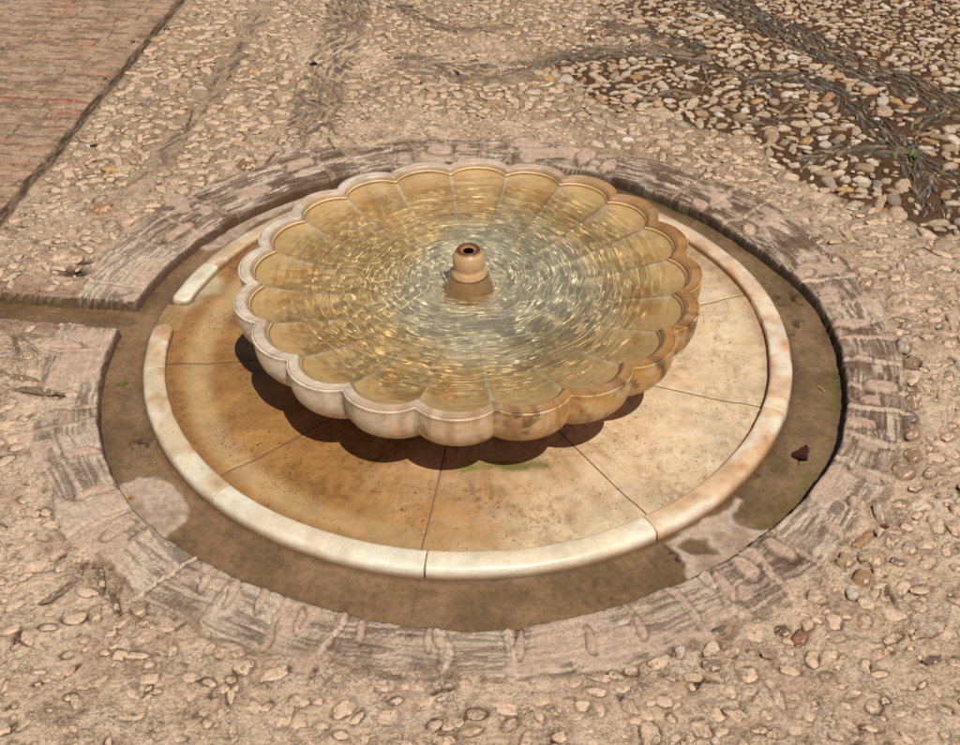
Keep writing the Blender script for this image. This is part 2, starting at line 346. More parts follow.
# ================================================================ CHANNEL ROUND THE BASIN AND THE RUNNEL FEEDING OFF TO THE LEFT
CH = np.array([(195, .836), (203.5, .847), (217.5, .855), (226.5, .854), (235.5, .844), (248.5, .841), (260, .85), (269.6, .857), (276.3, .853), (290.7, .841), (305.8, .842), (320.3, .847), (329.4, .856), (338.4, .849),
    (350.6, .848), (360.9, .849), (371.4, .849), (385.4, .826), (395.8, .830), (408.2, .830), (423.7, .855), (445, .86), (470, .845), (490, .84), (510.3, .837), (524.5, .826), (540, .83)])
_t = rad(1)*np.arange(360); _c = np.interp(np.arange(360), CH[:, 0]-360, CH[:, 1], period=360)
_c = np.convolve(np.concatenate([_c[-4:], _c, _c[:4]]), np.ones(9)/9, 'valid')
def chanR(th): return np.interp(np.degrees(th) % 360, np.arange(360), _c, period=360)
RU0 = wp([(0, 293.5), (141, 304)]); RU1 = wp([(0, 317), (121, 327)])      # far and near edge of the runnel, at paving level
def line_y(P, x): return P[0, 1]+(x-P[0, 0])*(P[1, 1]-P[0, 1])/(P[1, 0]-P[0, 0])
WZ = -.027
def inpoly(x, y, P):
    ins = np.zeros(np.shape(x), bool); j = len(P)-1
    for i in range(len(P)):
        (xi, yi), (xj, yj) = P[i], P[j]
        if yi != yj:
            ins ^= ((yi > y) != (yj > y)) & (x < (xj-xi)*(y-yi)/(yj-yi)+xi)
        j = i
    return ins
DRY = [wp(p, WZ) for p in ([(118, 482), (140, 474), (160, 476), (176, 488), (188, 502), (190, 518), (172, 536), (150, 545), (100, 500)],
    [(668, 545), (700, 528), (722, 512), (738, 497), (748, 499), (741, 512), (744, 520), (760, 528), (775, 526), (760, 560), (700, 592), (692, 572), (688, 560)],
    [(188, 248), (200, 240), (205, 246), (215, 240), (225, 236), (300, 180), (360, 160), (420, 145), (420, 168), (300, 200), (225, 246), (205, 250)])]
WETP = wp([(683, 548), (692, 540), (716, 538), (722, 556), (706, 557), (694, 554)], WZ)
def chan_col(x, y):
    """returns colour and wetness"""
    nx = x+.007*(fbm(x*45, y*45, 201, 3)-.5)+.06*(fbm(x*10, y*10, 202, 3)-.5); ny = y+.007*(fbm(x*45, y*45, 203, 3)-.5)+.06*(fbm(x*10, y*10, 204, 3)-.5)
    D1 = lambda a, b: (inpoly(a, b, DRY[0]) | (inpoly(a, b, DRY[1]) & ~inpoly(a, b, WETP)) | inpoly(a, b, DRY[2])).astype(float)
    dry = sum(D1(nx+R_*math.cos(q), ny+R_*math.sin(q)) for R_ in (.0022, .005) for q in (0, 1.05, 2.1, 3.14, 4.2, 5.24))/12
    th = np.arctan2(y, x); r = np.hypot(x, y)
    right = sst(.1, .6, x)
    c = mixc(lin((146, 114, 84)), lin((132, 106, 76)), right)
    c = mixc(c, lin((108, 88, 64)), .6*sst(.4, .7, fbm(th*9, r*14, 205, 5)))
    c = mixc(c, lin((160, 130, 98)), .5*sst(.5, .72, fbm(x*10, y*10, 206, 4)))
    c = mixc(c, lin((104, 98, 42)), .5*right*sst(.45, .7, fbm(x*5, y*5, 207, 3))*sst(.79, .84, r))
    ru = sst(-.76, -.82, x)*sst(0, .0, x)*(np.abs(y-.12) < .2)
    c = mixc(c, lin((140, 116, 76)), .8*ru*fbm(x*30, y*30, 208, 3)); c = mixc(c, lin((80, 60, 34)), ru*.8*sst(.5, .65, fbm(x*60, y*60, 209, 4)))
    c = mixc(c, lin((170, 140, 100)), ru*.8*sst(.62, .72, fbm(x*90, y*90, 210, 3)))
    lk = fbm(x*50, y*50, 211, 3); gd = np.zeros_like(x)
    for px, py, R in ((140, 447, .05), (445, 497, 0), (875, 0, 0), (675, 560, .05), (610, 590, .05), (800, 330, .07), (790, 300, .06), (730, 490, .05), (770, 480, .06)):
        q = un(px, py, WZ); gd = np.maximum(gd, sst(R+1e-6, 0, np.hypot(x-q[0], y-q[1])))
    c = mixc(c, lin((50, 34, 20)), .85*gd*sst(.56, .66, lk))
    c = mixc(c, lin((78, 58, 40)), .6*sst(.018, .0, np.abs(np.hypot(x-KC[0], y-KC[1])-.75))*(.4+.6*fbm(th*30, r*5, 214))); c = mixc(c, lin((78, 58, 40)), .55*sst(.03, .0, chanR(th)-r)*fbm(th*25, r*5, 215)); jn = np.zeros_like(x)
    for a in (196, 232, 262, 296, 322, 342, 367, 394): jn = np.maximum(jn, sst(.0026, .0008, np.abs(np.sin(th-rad(a)))*r)*(np.cos(th-rad(a)) > 0))
    c = mixc(c, c*.55, jn*.4)
    dc = mixc(lin((196, 172, 152)), lin((168, 142, 120)), sst(.4, .7, fbm(x*25, y*25, 212, 4)))
    dc = mixc(dc, dc*.75, jn)
    nb = dry; damp = np.exp(-((nb-.45)/.3)**2); dc = mixc(dc, lin((140, 112, 88)), .6*damp)
    return mixc(c, dc, nb), nb
n = NT('wet_channel_floor'); v = n.obj(); c = n.vcol(); nz = n.noise(v, 90, 5, .65)
c = n.mix(1., c, n.ramp(nz, [(.3, .72), (.65, 1.14)]), 'MULTIPLY')
k = n.math('MULTIPLY', n.ramp(n.noise(v, 190, 2, .6), [(.66, 0.), (.71, 1.)]), n.ramp(n.noise(v, 12, 2), [(.45, 0.), (.6, 1.)]))
c = n.mix(n.math('MULTIPLY', k, .75), c, (.02, .013, .008))
al = n.n('VertexColor', layer_name='Dry').outputs[0]
rg = n.math('MULTIPLY_ADD', al, .65, .17)
M_chan = n.set(Base_Color=c, Roughness=rg, Normal=n.bump(nz, .25, .002, n.bump(n.noise(v, 14, 3), .35, .006)))
nth, nrr = 2000, 66
th = np.arange(nth)/nth*TAU; rr_ = np.linspace(.690, .885, nrr)
X = rr_[:, None]*np.cos(th); Y = rr_[:, None]*np.sin(th); X, Y = X.ravel(), Y.ravel()
gx = np.arange(-3.2, -.75, .0045); gy = np.linspace(line_y(RU1, -2)-.06, line_y(RU0, -2)+.06, 60)
GX, GY = np.meshgrid(gx, np.linspace(0, 1, 60)); GY = (line_y(RU1, GX)-.05)+GY*(line_y(RU0, GX)-line_y(RU1, GX)+.10)
Z1 = WZ+.0015*(fbm(X*12, Y*12, 220, 3)-.5); Z2 = WZ-.0022+.002*(fbm(GX*12, GY*12, 220, 3)-.5)+.003*sst(.5, .7, fbm(GX*40, GY*40, 221, 3))
V = np.concatenate([np.stack([X, Y, Z1], 1), np.stack([GX.ravel(), GY.ravel(), Z2.ravel()], 1)])
Fc = np.concatenate([gridf(nrr, nth, True)[:, ::-1], gridf(len(gy), len(gx),  off=len(X))])
cc, dry = chan_col(V[:, 0], V[:, 1]); V[:, 2] += dry*.0012
o = mesh('water_channel', V, Fc, M_chan, col=cc); tag(o, 'wet brown stone channel round the marble basin with a runnel leading off to the left', kind='structure')
a_ = o.data.color_attributes.new('Dry', 'FLOAT_COLOR', 'POINT'); a_.data.foreach_set('color', np.repeat(dry[:, None], 4, 1).astype(np.float32).ravel())
# ================================================================ THE GROUND ROUND IT
RO = np.array([(188, .972), (230, .982), (250, .965), (269, .955), (298, .972), (351, .979), (384.5, 1.015), (415, 1.0), (444, .995), (465, 1.01), (487, 1.05), (510, 1.04), (530, .99)])
_q = np.interp(np.arange(360), RO[:, 0]-360, RO[:, 1], period=360)
def ringR(th): return np.interp(np.degrees(th) % 360, np.arange(360), _q, period=360)
# what the paving is like at places read off the photograph: x, y, stones exposed, stone density, stone size mm, dark mortar
CP = np.array([(60, 250, .35, .9, 17, .1), (150, 150, .52, 1.25, 21, .1), (220, 60, .55, 1.2, 22, .1), (290, 90, .58, 1.3, 21, .12), (200, 200, .36, .9, 20, .0), (250, 130, .42, 1.1, 22, 0),
    (340, 60, .25, .6, 15, .2), (400, 90, .6, 1.3, 21, .15), (480, 100, .6, 1.3, 21, .15), (420, 25, .55, 1.2, 17, .3), (540, 20, .62, 1.3, 18, .35), (470, 60, .3, .6, 15, .25),
    (400, 125, .12, 1.2, 10, 0), (500, 130, .12, 1.2, 10, 0), (560, 95, .66, 1.3, 22, .3), (300, 180, .12, .6, 18, 0),
    (620, 80, 1., 1.35, 20, 1.), (620, 40, .9, 1.2, 17, .5), (680, 20, .95, 1.2, 20, .6), (700, 115, 1., 1.3, 21, .9), (760, 95, 1., 1.3, 19, .8), (800, 140, 1., 1.1, 21, 1.), (860, 180, 1., 1.0, 25, 1.), (940, 180, 1., 1.1, 25, 1.),
    (760, 60, 1., 1.3, 20, .7), (860, 90, 1., 1.2, 22, .9), (930, 130, 1., 1., 23, 1.), (940, 215, 1., 1., 26, .9), (850, 30, 1., 1.5, 17, .9), (930, 40, 1., 1.5, 17, .9), (780, 10, .9, 1.4, 18, .8),
    (660, 125, .5, 1., 20, .1), (740, 160, .4, 1., 19, .0), (820, 200, .3, 1., 18, 0), (900, 235, .35, 1., 19, 0), (950, 270, .3, 1., 18, 0), (880, 280, .3, .9, 20, 0),
    (930, 340, .35, .9, 19, 0), (940, 440, .35, .9, 18, 0), (920, 520, .45, 1., 20, 0), (860, 590, .4, .95, 20, 0), (940, 620, .2, .7, 16, 0), (800, 660, .3, .85, 20, 0),
    (720, 670, .3, .8, 21, 0), (640, 680, .2, .8, 19, 0), (560, 690, .15, .8, 19, 0), (450, 700, .15, .8, 19, 0), (340, 690, .15, .8, 20, 0), (200, 640, .16, .8, 21, 0), (120, 590, .2, .75, 20, 0),
    (60, 540, .15, .7, 20, 0), (30, 450, .15, .6, 19, 0), (20, 370, .15, .5, 19, 0), (60, 680, .08, .8, 14, 0), (200, 720, .06, .8, 13, 0), (850, 720, .06, .7, 14, 0), (60, 275, .1, .4, 15, 0)], float)
CPW = wp(CP[:, :2])
def zone(x, y):
    x = x+.10*(fbm(x*4, y*4, 301, 3)-.5); y = y+.10*(fbm(x*4+9, y*4, 302, 3)-.5)
    o = np.zeros(x.shape+(4,)); W = np.zeros(x.shape)
    for k in range(len(CP)):
        w_ = 1/(((x-CPW[k, 0])**2+(y-CPW[k, 1])**2)+1e-4)**2.2
        W += w_; o += w_[..., None]*CP[k, 2:]
    return o/W[..., None]
# coarse table of the zones, looked up bilinearly
zx = np.arange(-2.6, 2.7, .02); zy = np.arange(-1.6, 3.0, .02); ZT = zone(*np.meshgrid(zx, zy))
def zl(x, y):
    fx = np.clip((x-zx[0])/.02, 0, len(zx)-1.001); fy = np.clip((y-zy[0])/.02, 0, len(zy)-1.001); i = fx.astype(int); j = fy.astype(int); fx = (fx-i)[..., None]; fy = (fy-j)[..., None]
    return (ZT[j, i]*(1-fx)+ZT[j, i+1]*fx)*(1-fy)+(ZT[j+1, i]*(1-fx)+ZT[j+1, i+1]*fx)*fy
BK = wp([(0, 214), (176, 2)])                                             # the straight edge of the worn brick paving
bd = (BK[1]-BK[0])/np.linalg.norm(BK[1]-BK[0]); bn = np.array([-bd[1], bd[0]])
def brick_d(x, y): return (x-BK[0, 0])*bn[0]+(y-BK[0, 1])*bn[1]            # >0 on the brick side
def runnel(x, y): return (y < line_y(RU0, x)) & (y > line_y(RU1, x)) & (x < -.75)
# --- slate slivers laid on edge in bands: photo polyline, half width (m), pitch (m), scatter of direction, turn
BANDS = [([(354, -12), (338, 45), (320, 95), (312, 135)], .075, .030, .35, .35), ([(392, 60), (440, 66), (480, 74), (530, 70)], .085, .034, .45, .15), ([(530, 62), (585, 52), (650, 50), (705, 56)], .055, .034, .2, 0),
    ([(395, 5), (450, 32), (520, 26)], .03, .036, .3, .3), ([(590, 22), (650, 32), (700, 45)], .03, .036, .2, 0), ([(690, -12), (745, 12), (800, 38), (860, 66), (915, 88), (985, 118)], .085, .027, .22, .12), ([(640, 96), (690, 92), (712, 76), (705, 55)], .028, .036, .3, 0),
    ([(745, 76), (800, 76), (848, 98), (880, 128), (905, 152)], .045, .03, .25, .1), ([(800, 160), (850, 146), (905, 152)], .03, .03, .25, 0), ([(905, 152), (935, 172), (975, 190)], .05, .03, .3, 0), ([(905, 152), (925, 185), (938, 212)], .04, .03, .3, 0),
    ([(905, 152), (925, 120), (948, 104)], .035, .03, .3, 0), ([(690, 60), (730, 72), (790, 100), (780, 118), (740, 122)], .012, .04, .25, 0),
    ([(128, 196), (175, 140), (215, 90), (262, 14)], .025, .060, .25, 0), ([(255, 168), (290, 158), (345, 140)], .05, .055, .3, 1.0), ([(25, 300), (10, 345), (30, 400)], .04, .10, .5, .2), ([(70, 580), (110, 575), (125, 610)], .03, .06, .4, .9), ([(215, 665), (240, 655)], .01, .05, .4, .9)]
SL = []
for poly, hw, pitch, sc, turn in BANDS:
    P = wp(poly); seg = np.diff(P, axis=0); L = np.hypot(*seg.T); cum = np.concatenate([[0], np.cumsum(L)])
    pitch *= 1.55; na = max(1, int(2*hw/.019))
    for a in range(na):
        s = rng.uniform(0, pitch)
        while s < cum[-1]:
            k = min(np.searchsorted(cum, s)-1, len(seg)-1); k = max(k, 0); d = seg[k]/L[k]; nr = np.array([-d[1], d[0]])
            ln = pitch*rng.uniform(.42, .8); off = (-hw+2*hw*(a+.5)/na)+rng.normal(0, .004)
            an = math.atan2(d[1], d[0])+rng.normal(0, sc)+turn*(1 if math.sin(s*9) > 0 else -1)
            if rng.random() < .93*(1 if pitch < .08 else .75): SL.append((*(P[k]+d*(s-cum[k])+nr*off), ln, rng.uniform(.0034, .0085), an))
            s += ln*2*rng.uniform(.72, 1.1)
SL = np.array(SL)
r_ = np.hypot(SL[:, 0], SL[:, 1]); SL = SL[(r_ > ringR(np.arctan2(SL[:, 1], SL[:, 0]))+.02) & ~runnel(SL[:, 0], SL[:, 1]-.05) & ~runnel(SL[:, 0], SL[:, 1]+.05)]
cell = .04; slg = {}
for a in SL: slg.setdefault((int(a[0]//cell), int(a[1]//cell)), []).append(a[:5])
# --- pebbles: dart throwing with a size that follows the zone
px = rng.uniform(-60, 1020, 60000); py = rng.uniform(-45, 800, 60000); W0 = un(px, py)[:, :2]
lim = np.array([-2.5, 2.6, -1.3, 2.75])
N0 = 75000; A = np.stack([rng.uniform(lim[0], lim[1], N0), rng.uniform(lim[2], lim[3], N0)], 1)
vd = np.stack([A[:, 0], A[:, 1], 0*A[:, 0]], 1)-camP; vz = vd@fw; sx = 480+F*(vd@RT)/vz; sy = 372.5-F*(vd@UP)/vz
vis = (sx > -420) & (sx < 1400) & (sy > -60) & (sy < 900) & (np.abs(A[:, 0]) < 2.08) & (A[:, 1] > -1.2) & (A[:, 1] < 2.42); A = A[vis]; sx = sx[vis]; sy = sy[vis]
Z = zl(A[:, 0], A[:, 1]); r_ = np.hypot(A[:, 0], A[:, 1]); th_ = np.arctan2(A[:, 1], A[:, 0])
ok = (r_ > ringR(th_)+.018) & (brick_d(A[:, 0], A[:, 1]) < -.045) & ~runnel(A[:, 0], A[:, 1]-.03) & ~runnel(A[:, 0], A[:, 1]+.03)
# a plain mortar strip running down the left, and the smooth worn corners by the runnel
ST = wp([(118, 205), (170, 148), (215, 85), (262, 5)]); ds = np.full(len(A), 9.)
def segd(x, y, a, b):
    d = b-a; t = np.clip(((x-a[0])*d[0]+(y-a[1])*d[1])/(d@d), 0, 1); return np.hypot(x-a[0]-d[0]*t, y-a[1]-d[1]*t)
for k in range(3): ds = np.minimum(ds, segd(A[:, 0], A[:, 1], ST[k], ST[k+1]))
ok &= (ds > .045) | (rng.random(len(A)) < .05)
PB = []; G = {}
NAMED = [(372, 0)]
def near(x, y, R):
    i, j = int(x//cell), int(y//cell)
    for a in range(i-1, i+2):
        for b in range(j-1, j+2):
            for (X_, Y_, R_) in G.get((a, b), ()):
                if (X_-x)**2+(Y_-y)**2 < (R_+R)**2: return True
            for (X_, Y_, l_, w_, an) in slg.get((a, b), ()):
                dx, dy = x-X_, y-Y_; u = abs(dx*math.cos(an)+dy*math.sin(an)); v = abs(-dx*math.sin(an)+dy*math.cos(an))
                if u < l_+R*.75 and v < w_+R*.75: return True
    return False
def addp(x, y, a, b, an, ex, dk, special=0):
    PB.append((x, y, a, b, an, ex, dk, special)); R = math.sqrt(a*b)*.93
    G.setdefault((int(x//cell), int(y//cell)), []).append((x, y, R))
# prominent stones read off the photograph: px, py, length px, height px, angle deg (image), colour, label words
BIG = [(910, 395, 22, 26, 0, (150, 118, 92), 'large mortar crusted round stone right of the paving ring, in the row along its edge'),
    (872, 557, 26, 17, -8, (214, 188, 152), 'large smooth cream oval stone with dark shadow crescent, lower right of the ring'),
    (845, 560, 17, 14, 30, (190, 160, 130), 'knobbly tan stone just left of the large cream oval one, lower right of the ring'),
    (772, 133, 17, 15, 0, (190, 160, 122), 'large round tan pebble in the brown mortar, upper right'),
    (659, 112, 24, 14, 30, (222, 196, 160), 'large cream oblong pebble in brown mortar, above the paving ring'),
    (885, 109, 22, 11, 15, (205, 178, 148), 'long beige pebble below the dark slate band, upper right'),
    (904, 184, 22, 12, 0, (218, 190, 160), 'broad cream pebble among the slate slivers, right edge of the brown mortar'),
    (895, 197, 16, 13, 0, (140, 130, 118), 'squarish grey pebble below the broad cream one, far right'),
    (898, 211, 22, 14, 10, (225, 195, 165), 'pointed pale pebble at the lower border of the brown mortar'),
    (880, 202, 20, 10, -60, (220, 190, 160), 'small upright pale pebble left of the squarish grey one'),
    (567, 78, 14, 10, 10, (232, 226, 212), 'bright white oval pebble near the slate slivers, above centre'),
    (419, 101, 14, 8, 5, (238, 214, 184), 'bright cream pebble lying above the middle of the ring'),
    (284, 96, 24, 11, -5, (222, 190, 150), 'pale long pebble at the top left of the ring'),
    (235, 108, 26, 10, 0, (206, 168, 112), 'long golden pebble in the upper left cobbles'),
    (303, 84, 14, 10, 0, (232, 208, 170), 'white rounded pebble next to the small black stone'),
    (247, 165, 22, 15, -10, (128, 84, 52), 'brown hollow stone with glossy edge, set in mortar at upper left of the ring'),
    (102, 208, 17, 12, -40, (192, 128, 56), 'rust orange stone at the left edge of the cobbles'),
    (831, 258, 17, 9, 50, (90, 90, 84), 'dark grey oval stone with bright edge, right of the paving ring'),
    (815, 240, 22, 9, 25, (60, 56, 54), 'black jagged stone just outside the paving ring on the right'),
    (864, 282, 17, 13, 20, (170, 140, 112), 'hollow pinkish pebble with pale rim, outside the ring at the right'),
    (903, 346, 15, 14, 0, (196, 190, 178), 'pale grey stone topmost of the row beside the ring'),
    (912, 362, 17, 12, 0, (140, 114, 90), 'stubby tan stone under the pale grey one beside the ring'),
    (911, 416, 12, 11, 0, (108, 104, 98), 'small blue grey stone below the large crusted one'),
    (912, 432, 18, 16, 20, (178, 150, 122), 'cracked tan stone third from the bottom of the row beside the ring'),
    (912, 455, 17, 15, 30, (150, 120, 94), 'brown lumpy stone near the lower end of the row beside the ring'),
    (902, 471, 22, 17, 0, (166, 136, 108), 'broad lumpy stone at the lower end of the row beside the ring'),
    (879, 515, 9, 20, -25, (208, 196, 180), 'upright slim stone with a white top, right of the ring'),
    (864, 538, 26, 9, -42, (196, 152, 100), 'slanting golden brown stone below the ring on the right'),
    (909, 548, 14, 11, 0, (226, 210, 184), 'round stone with a bright cream top at lower right'),
    (897, 562, 14, 7, 15, (98, 108, 118), 'small blue grey stone at lower right'),
    (862, 578, 22, 15, 20, (172, 130, 84), 'tawny stone below the cream oval one'),
    (852, 595, 13, 10, 0, (232, 222, 208), 'white heart shaped pebble at lower right'),
    (714, 632, 24, 8, -18, (58, 60, 64), 'slanting black slate stone below the ring'),
    (782, 630, 14, 12, 0, (66, 62, 62), 'small round black stone below the ring, right of centre'),
    (932, 660, 22, 8, -15, (62, 64, 66), 'narrow black slate stone near the lower right corner'),
    (680, 651, 10, 12, 0, (236, 226, 214), 'small white pebble below the ring'),
    (711, 665, 18, 12, 0, (132, 124, 116), 'flat grey stone half sunk in mortar, below the ring'),
    (800, 637, 17, 15, -60, (150, 92, 62), 'reddish brown square stone, lower right'),
    (139, 608, 18, 17, 0, (198, 172, 140), 'round crusted pebble with a pale face, lower left'),
    (101, 580, 8, 28, -8, (84, 80, 76), 'upright dark slate stone, lower left'),
    (115, 602, 8, 24, -18, (56, 54, 54), 'thin black slate stone right of the upright dark one, lower left'),
    (95, 613, 15, 18, 0, (206, 184, 160), 'pebble with a bright chipped face, lower left'),
    (31, 282, 0, 0, 0, (0, 0, 0), '')]
BIG = [b for b in BIG if b[2] > 0]
def pxscale(x, y):
    p = un(x, y); q = un(x+1, y); e = un(x, y+1); return np.linalg.norm(q-p), np.linalg.norm(e-p)
SPEC = []
for (bx, by, wpx, hpx, ang, colr, lab) in BIG:
    c = un(bx, by); a0 = math.radians(ang)
    ax = un(bx+math.cos(a0)*wpx/2, by+math.sin(a0)*wpx/2)-c; ay = un(bx-math.sin(a0)*hpx/2, by+math.cos(a0)*hpx/2)-c
    a, b = np.linalg.norm(ax), np.linalg.norm(ay)
    if a >= b: an = math.atan2(ax[1], ax[0])
    else: an = math.atan2(ay[1], ay[0]); a, b = b, a
    dk = float(zl(np.array([c[0]]), np.array([c[1]]))[0, 3])
    SPEC.append(len(PB)); addp(c[0], c[1], a, b*.9, an, .9, dk, 1)
_k = np.nonzero(ok)[0]; SZ = np.repeat([1.12, .95, .8, .62, .46, .34], [.04*len(_k), .10*len(_k), .16*len(_k), .22*len(_k), .24*len(_k), .30*len(_k)])
for k, sf in zip(_k, SZ):
    x, y = A[k]; ex, de, sz, dk = Z[k]; sz = sz/1000*sf*rng.uniform(.88, 1.12)*(.92 if y > 0 else .82)
    if sf < .5 and rng.random() > .25+ex: continue
    asp = rng.uniform(1., 2.3); a = sz*math.sqrt(asp); b = sz/math.sqrt(asp)
    if rng.random() > de*.8: continue
    if near(x, y, math.sqrt(a*b)*(1.02 if de > 1 else 1.2)): continue
    addp(x, y, a, b, rng.uniform(0, math.pi) if rng.random() < .5 else rng.normal(.1, .5), float(np.clip(ex+rng.normal(0, .14), .02, 1)), dk)
PB = np.array(PB); print('pebbles', len(PB), 'slates', len(SL))

# --- the height field
def axis(lo, hi, f): 
    o = [lo]
    while o[-1] < hi: o.append(o[-1]+f(o[-1]))
    return np.array(o)
gx = axis(-2.1, 2.15, lambda v: .0031); gy = axis(-1.25, 2.45, lambda v: .0026+.0009*max(0, v+1))
GX, GY = np.meshgrid(gx, gy); R = np.hypot(GX, GY); TT = np.arctan2(GY, GX)
Z4 = zl(GX, GY); EX, DK = Z4[..., 0], sst(.42, .6, Z4[..., 3]+.25*(fbm(GX*20, GY*20, 310, 3)-.5))
fine = fbm(GX*60, GY*60, 311, 4, .6); mid = fbm(GX*14, GY*14, 312, 4); big = fbm(GX*3, GY*3, 313, 3)
H = .008*(mid-.5)*(.4+EX)+.0038*(fine-.5)+.008*(big-.5)-.003*DK
MORT = mixc(lin((238, 208, 178)), lin((224, 192, 160)), big)
MORT = mixc(MORT, lin((206, 172, 145)), .8*sst(.45, .7, mid)); MORT = mixc(MORT, lin((232, 204, 180)), .6*sst(.5, .75, fbm(GX*25, GY*25, 314, 4)))
MORT = mixc(MORT, lin((172, 146, 118)), .75*sst(.15, .6, Z4[..., 0])*sst(-.2, .4, GY))
MORT = mixc(MORT, lin((120, 94, 70)), .35*sst(.60, .72, fbm(GX*55, GY*55, 315, 4)))
C = mixc(MORT, mixc(lin((116, 86, 60)), lin((86, 62, 42)), mid), DK)
rd1 = np.abs(fbm(GX*26, GY*26, 317, 3)-.5)+.06*sst(.55, .4, fbm(GX*9, GY*9, 319, 2)); rd2 = np.abs(fbm(GX*52+4, GY*52, 318, 3)-.5)+.06*sst(.55, .4, fbm(GX*13, GY*13, 321, 2)); k1 = sst(.026, .004, rd1); k2 = sst(.03, .005, rd2)
H -= .003*k1+.0016*k2; C = mixc(C, lin((120, 90, 64)), np.clip(.42*k1+.3*k2, 0, .6))
CRV = lin((84, 60, 42)); NOI = sst(.38, .60, fbm(GX*45, GY*45, 316, 3))
def stamp(x, y, a, b, an, depth, wid, crev, inside):
    R_ = a*1.4+.006; i0, i1 = np.searchsorted(gx, [x-R_, x+R_]); j0, j1 = np.searchsorted(gy, [y-R_, y+R_])
    if i1 <= i0 or j1 <= j0: return
    dx = GX[j0:j1, i0:i1]-x; dy = GY[j0:j1, i0:i1]-y; ca, sa = math.cos(an), math.sin(an)
    q = np.sqrt(((dx*ca+dy*sa)/a)**2+((-dx*sa+dy*ca)/b)**2)
    m = np.exp(-((q-1.03)/wid)**2)
    nf = NOI[j0:j1, i0:i1]; m = m*(.35+.65*nf if crev > .58 else nf)
    H[j0:j1, i0:i1] -= depth*m+np.where(q < .95, inside, 0)
    C[j0:j1, i0:i1] = mixc(C[j0:j1, i0:i1], CRV, np.clip(m*crev, 0, 1))
for (x, y, a, b, an, ex, dk, sp) in PB:
    stamp(x, y, a, b, an, .0025+.004*ex, min(.3, .0030/b), .62 if ex > .45 else .95*rng.random()**.6, .003 if ex > .4 else .0012)
for (x, y, a, b, an) in SL: stamp(x, y, a, b*1.2, an, .002, .4, .35, .002)
for q in range(900):                                                         # slits where slivers have dropped out
    x, y = A[rng.integers(len(A))]
    if zl(np.array([x]), np.array([y]))[0, 0] < .42: stamp(x, y, rng.uniform(.006, .017), rng.uniform(.0018, .004), rng.normal(.9, .6), .005, .8, .9, .004)
# paving ring: eroded stones on edge with tangential grain and radial joints
rc = chanR(TT)+.006*(fbm(TT*16+3, 0*TT, 320, 3)-.5)+.0025*(fbm(GX*50, GY*50, 321, 2)-.5)
rg_ = ringR(TT)+.07*(fbm(GX*12, GY*12, 322, 4)-.5)
top = sst(.2, .6, GY)                                                      # the far side is darker and more worn
K = np.degrees(TT) % 360; ja = np.cumsum(np.concatenate([[2.], rng.uniform(4.2, 8.2, 70)])); ja = ja[ja < 359]
jd = np.full(K.shape, 9.); 
Kw = K+2.6*(fbm(GX*12, GY*12, 326, 3)-.5)
for a in ja[rng.random(len(ja)) < .85]: jd = np.minimum(jd, np.abs(Kw-a))
jd = np.radians(jd)*R
blk = np.searchsorted(ja, Kw)
bh = _h(blk, blk*0+3, 5)
grain = fbm(TT*10+bh*5, R*175+bh*20+5*fbm(GX*7, GY*7, 333, 3), 323, 5, .66); gr2 = fbm(TT*60, R*26, 324, 4)
RH = .011*(grain-.5)+.002*(bh-.5)-.002*k1+.0045*sst(.007, .0, jd)*(bh > .25)-.002*sst(.010, .006, jd)*(jd > .006)+.006*(fbm(GX*30, GY*30, 325, 3)-.5)
RC = mixc(lin((228, 206, 182)), lin((204, 180, 156)), bh)
dark = np.clip(.25+.6*top+.55*sst(.3, .8, GX)-.1, 0, 1)
dark = np.clip(dark+1.1*(fbm(GX*8, GY*8, 327, 3)-.5), 0, 1)
RC = mixc(RC, lin((134, 106, 88)), dark*sst(.36, .62, fbm(TT*14, R*40, 328, 5)))
RC = mixc(RC, lin((104, 84, 68)), .85*sst(.485, .54, grain)*(.6+.4*dark)*sst(.34, .46, fbm(GX*9, GY*9, 334, 4)+.12*dark)); RC = mixc(RC, lin((120, 92, 72)), .25*k1)
RC = mixc(RC, lin((226, 200, 176)), (.85-.55*top)*sst(.011, .004, jd)*(bh > .25)*sst(.25, .42, gr2+.1))
RC = mixc(RC, lin((112, 86, 68)), .6*np.exp(-((jd-.0125)/.0022)**2)*(bh > .25)); RC = mixc(RC, lin((186, 140, 118)), .4*(bh > .85)*sst(.012, .002, jd))  # edge shadow painted as a thin dark line beside the joints
mo = sst(.52, .57, fbm(GX*10, GY*10, 329, 4)-.12*dark-.01)
RC = mixc(RC, lin((222, 190, 166)), mo*.75); RH = RH*(1-.6*mo)+.0015*mo
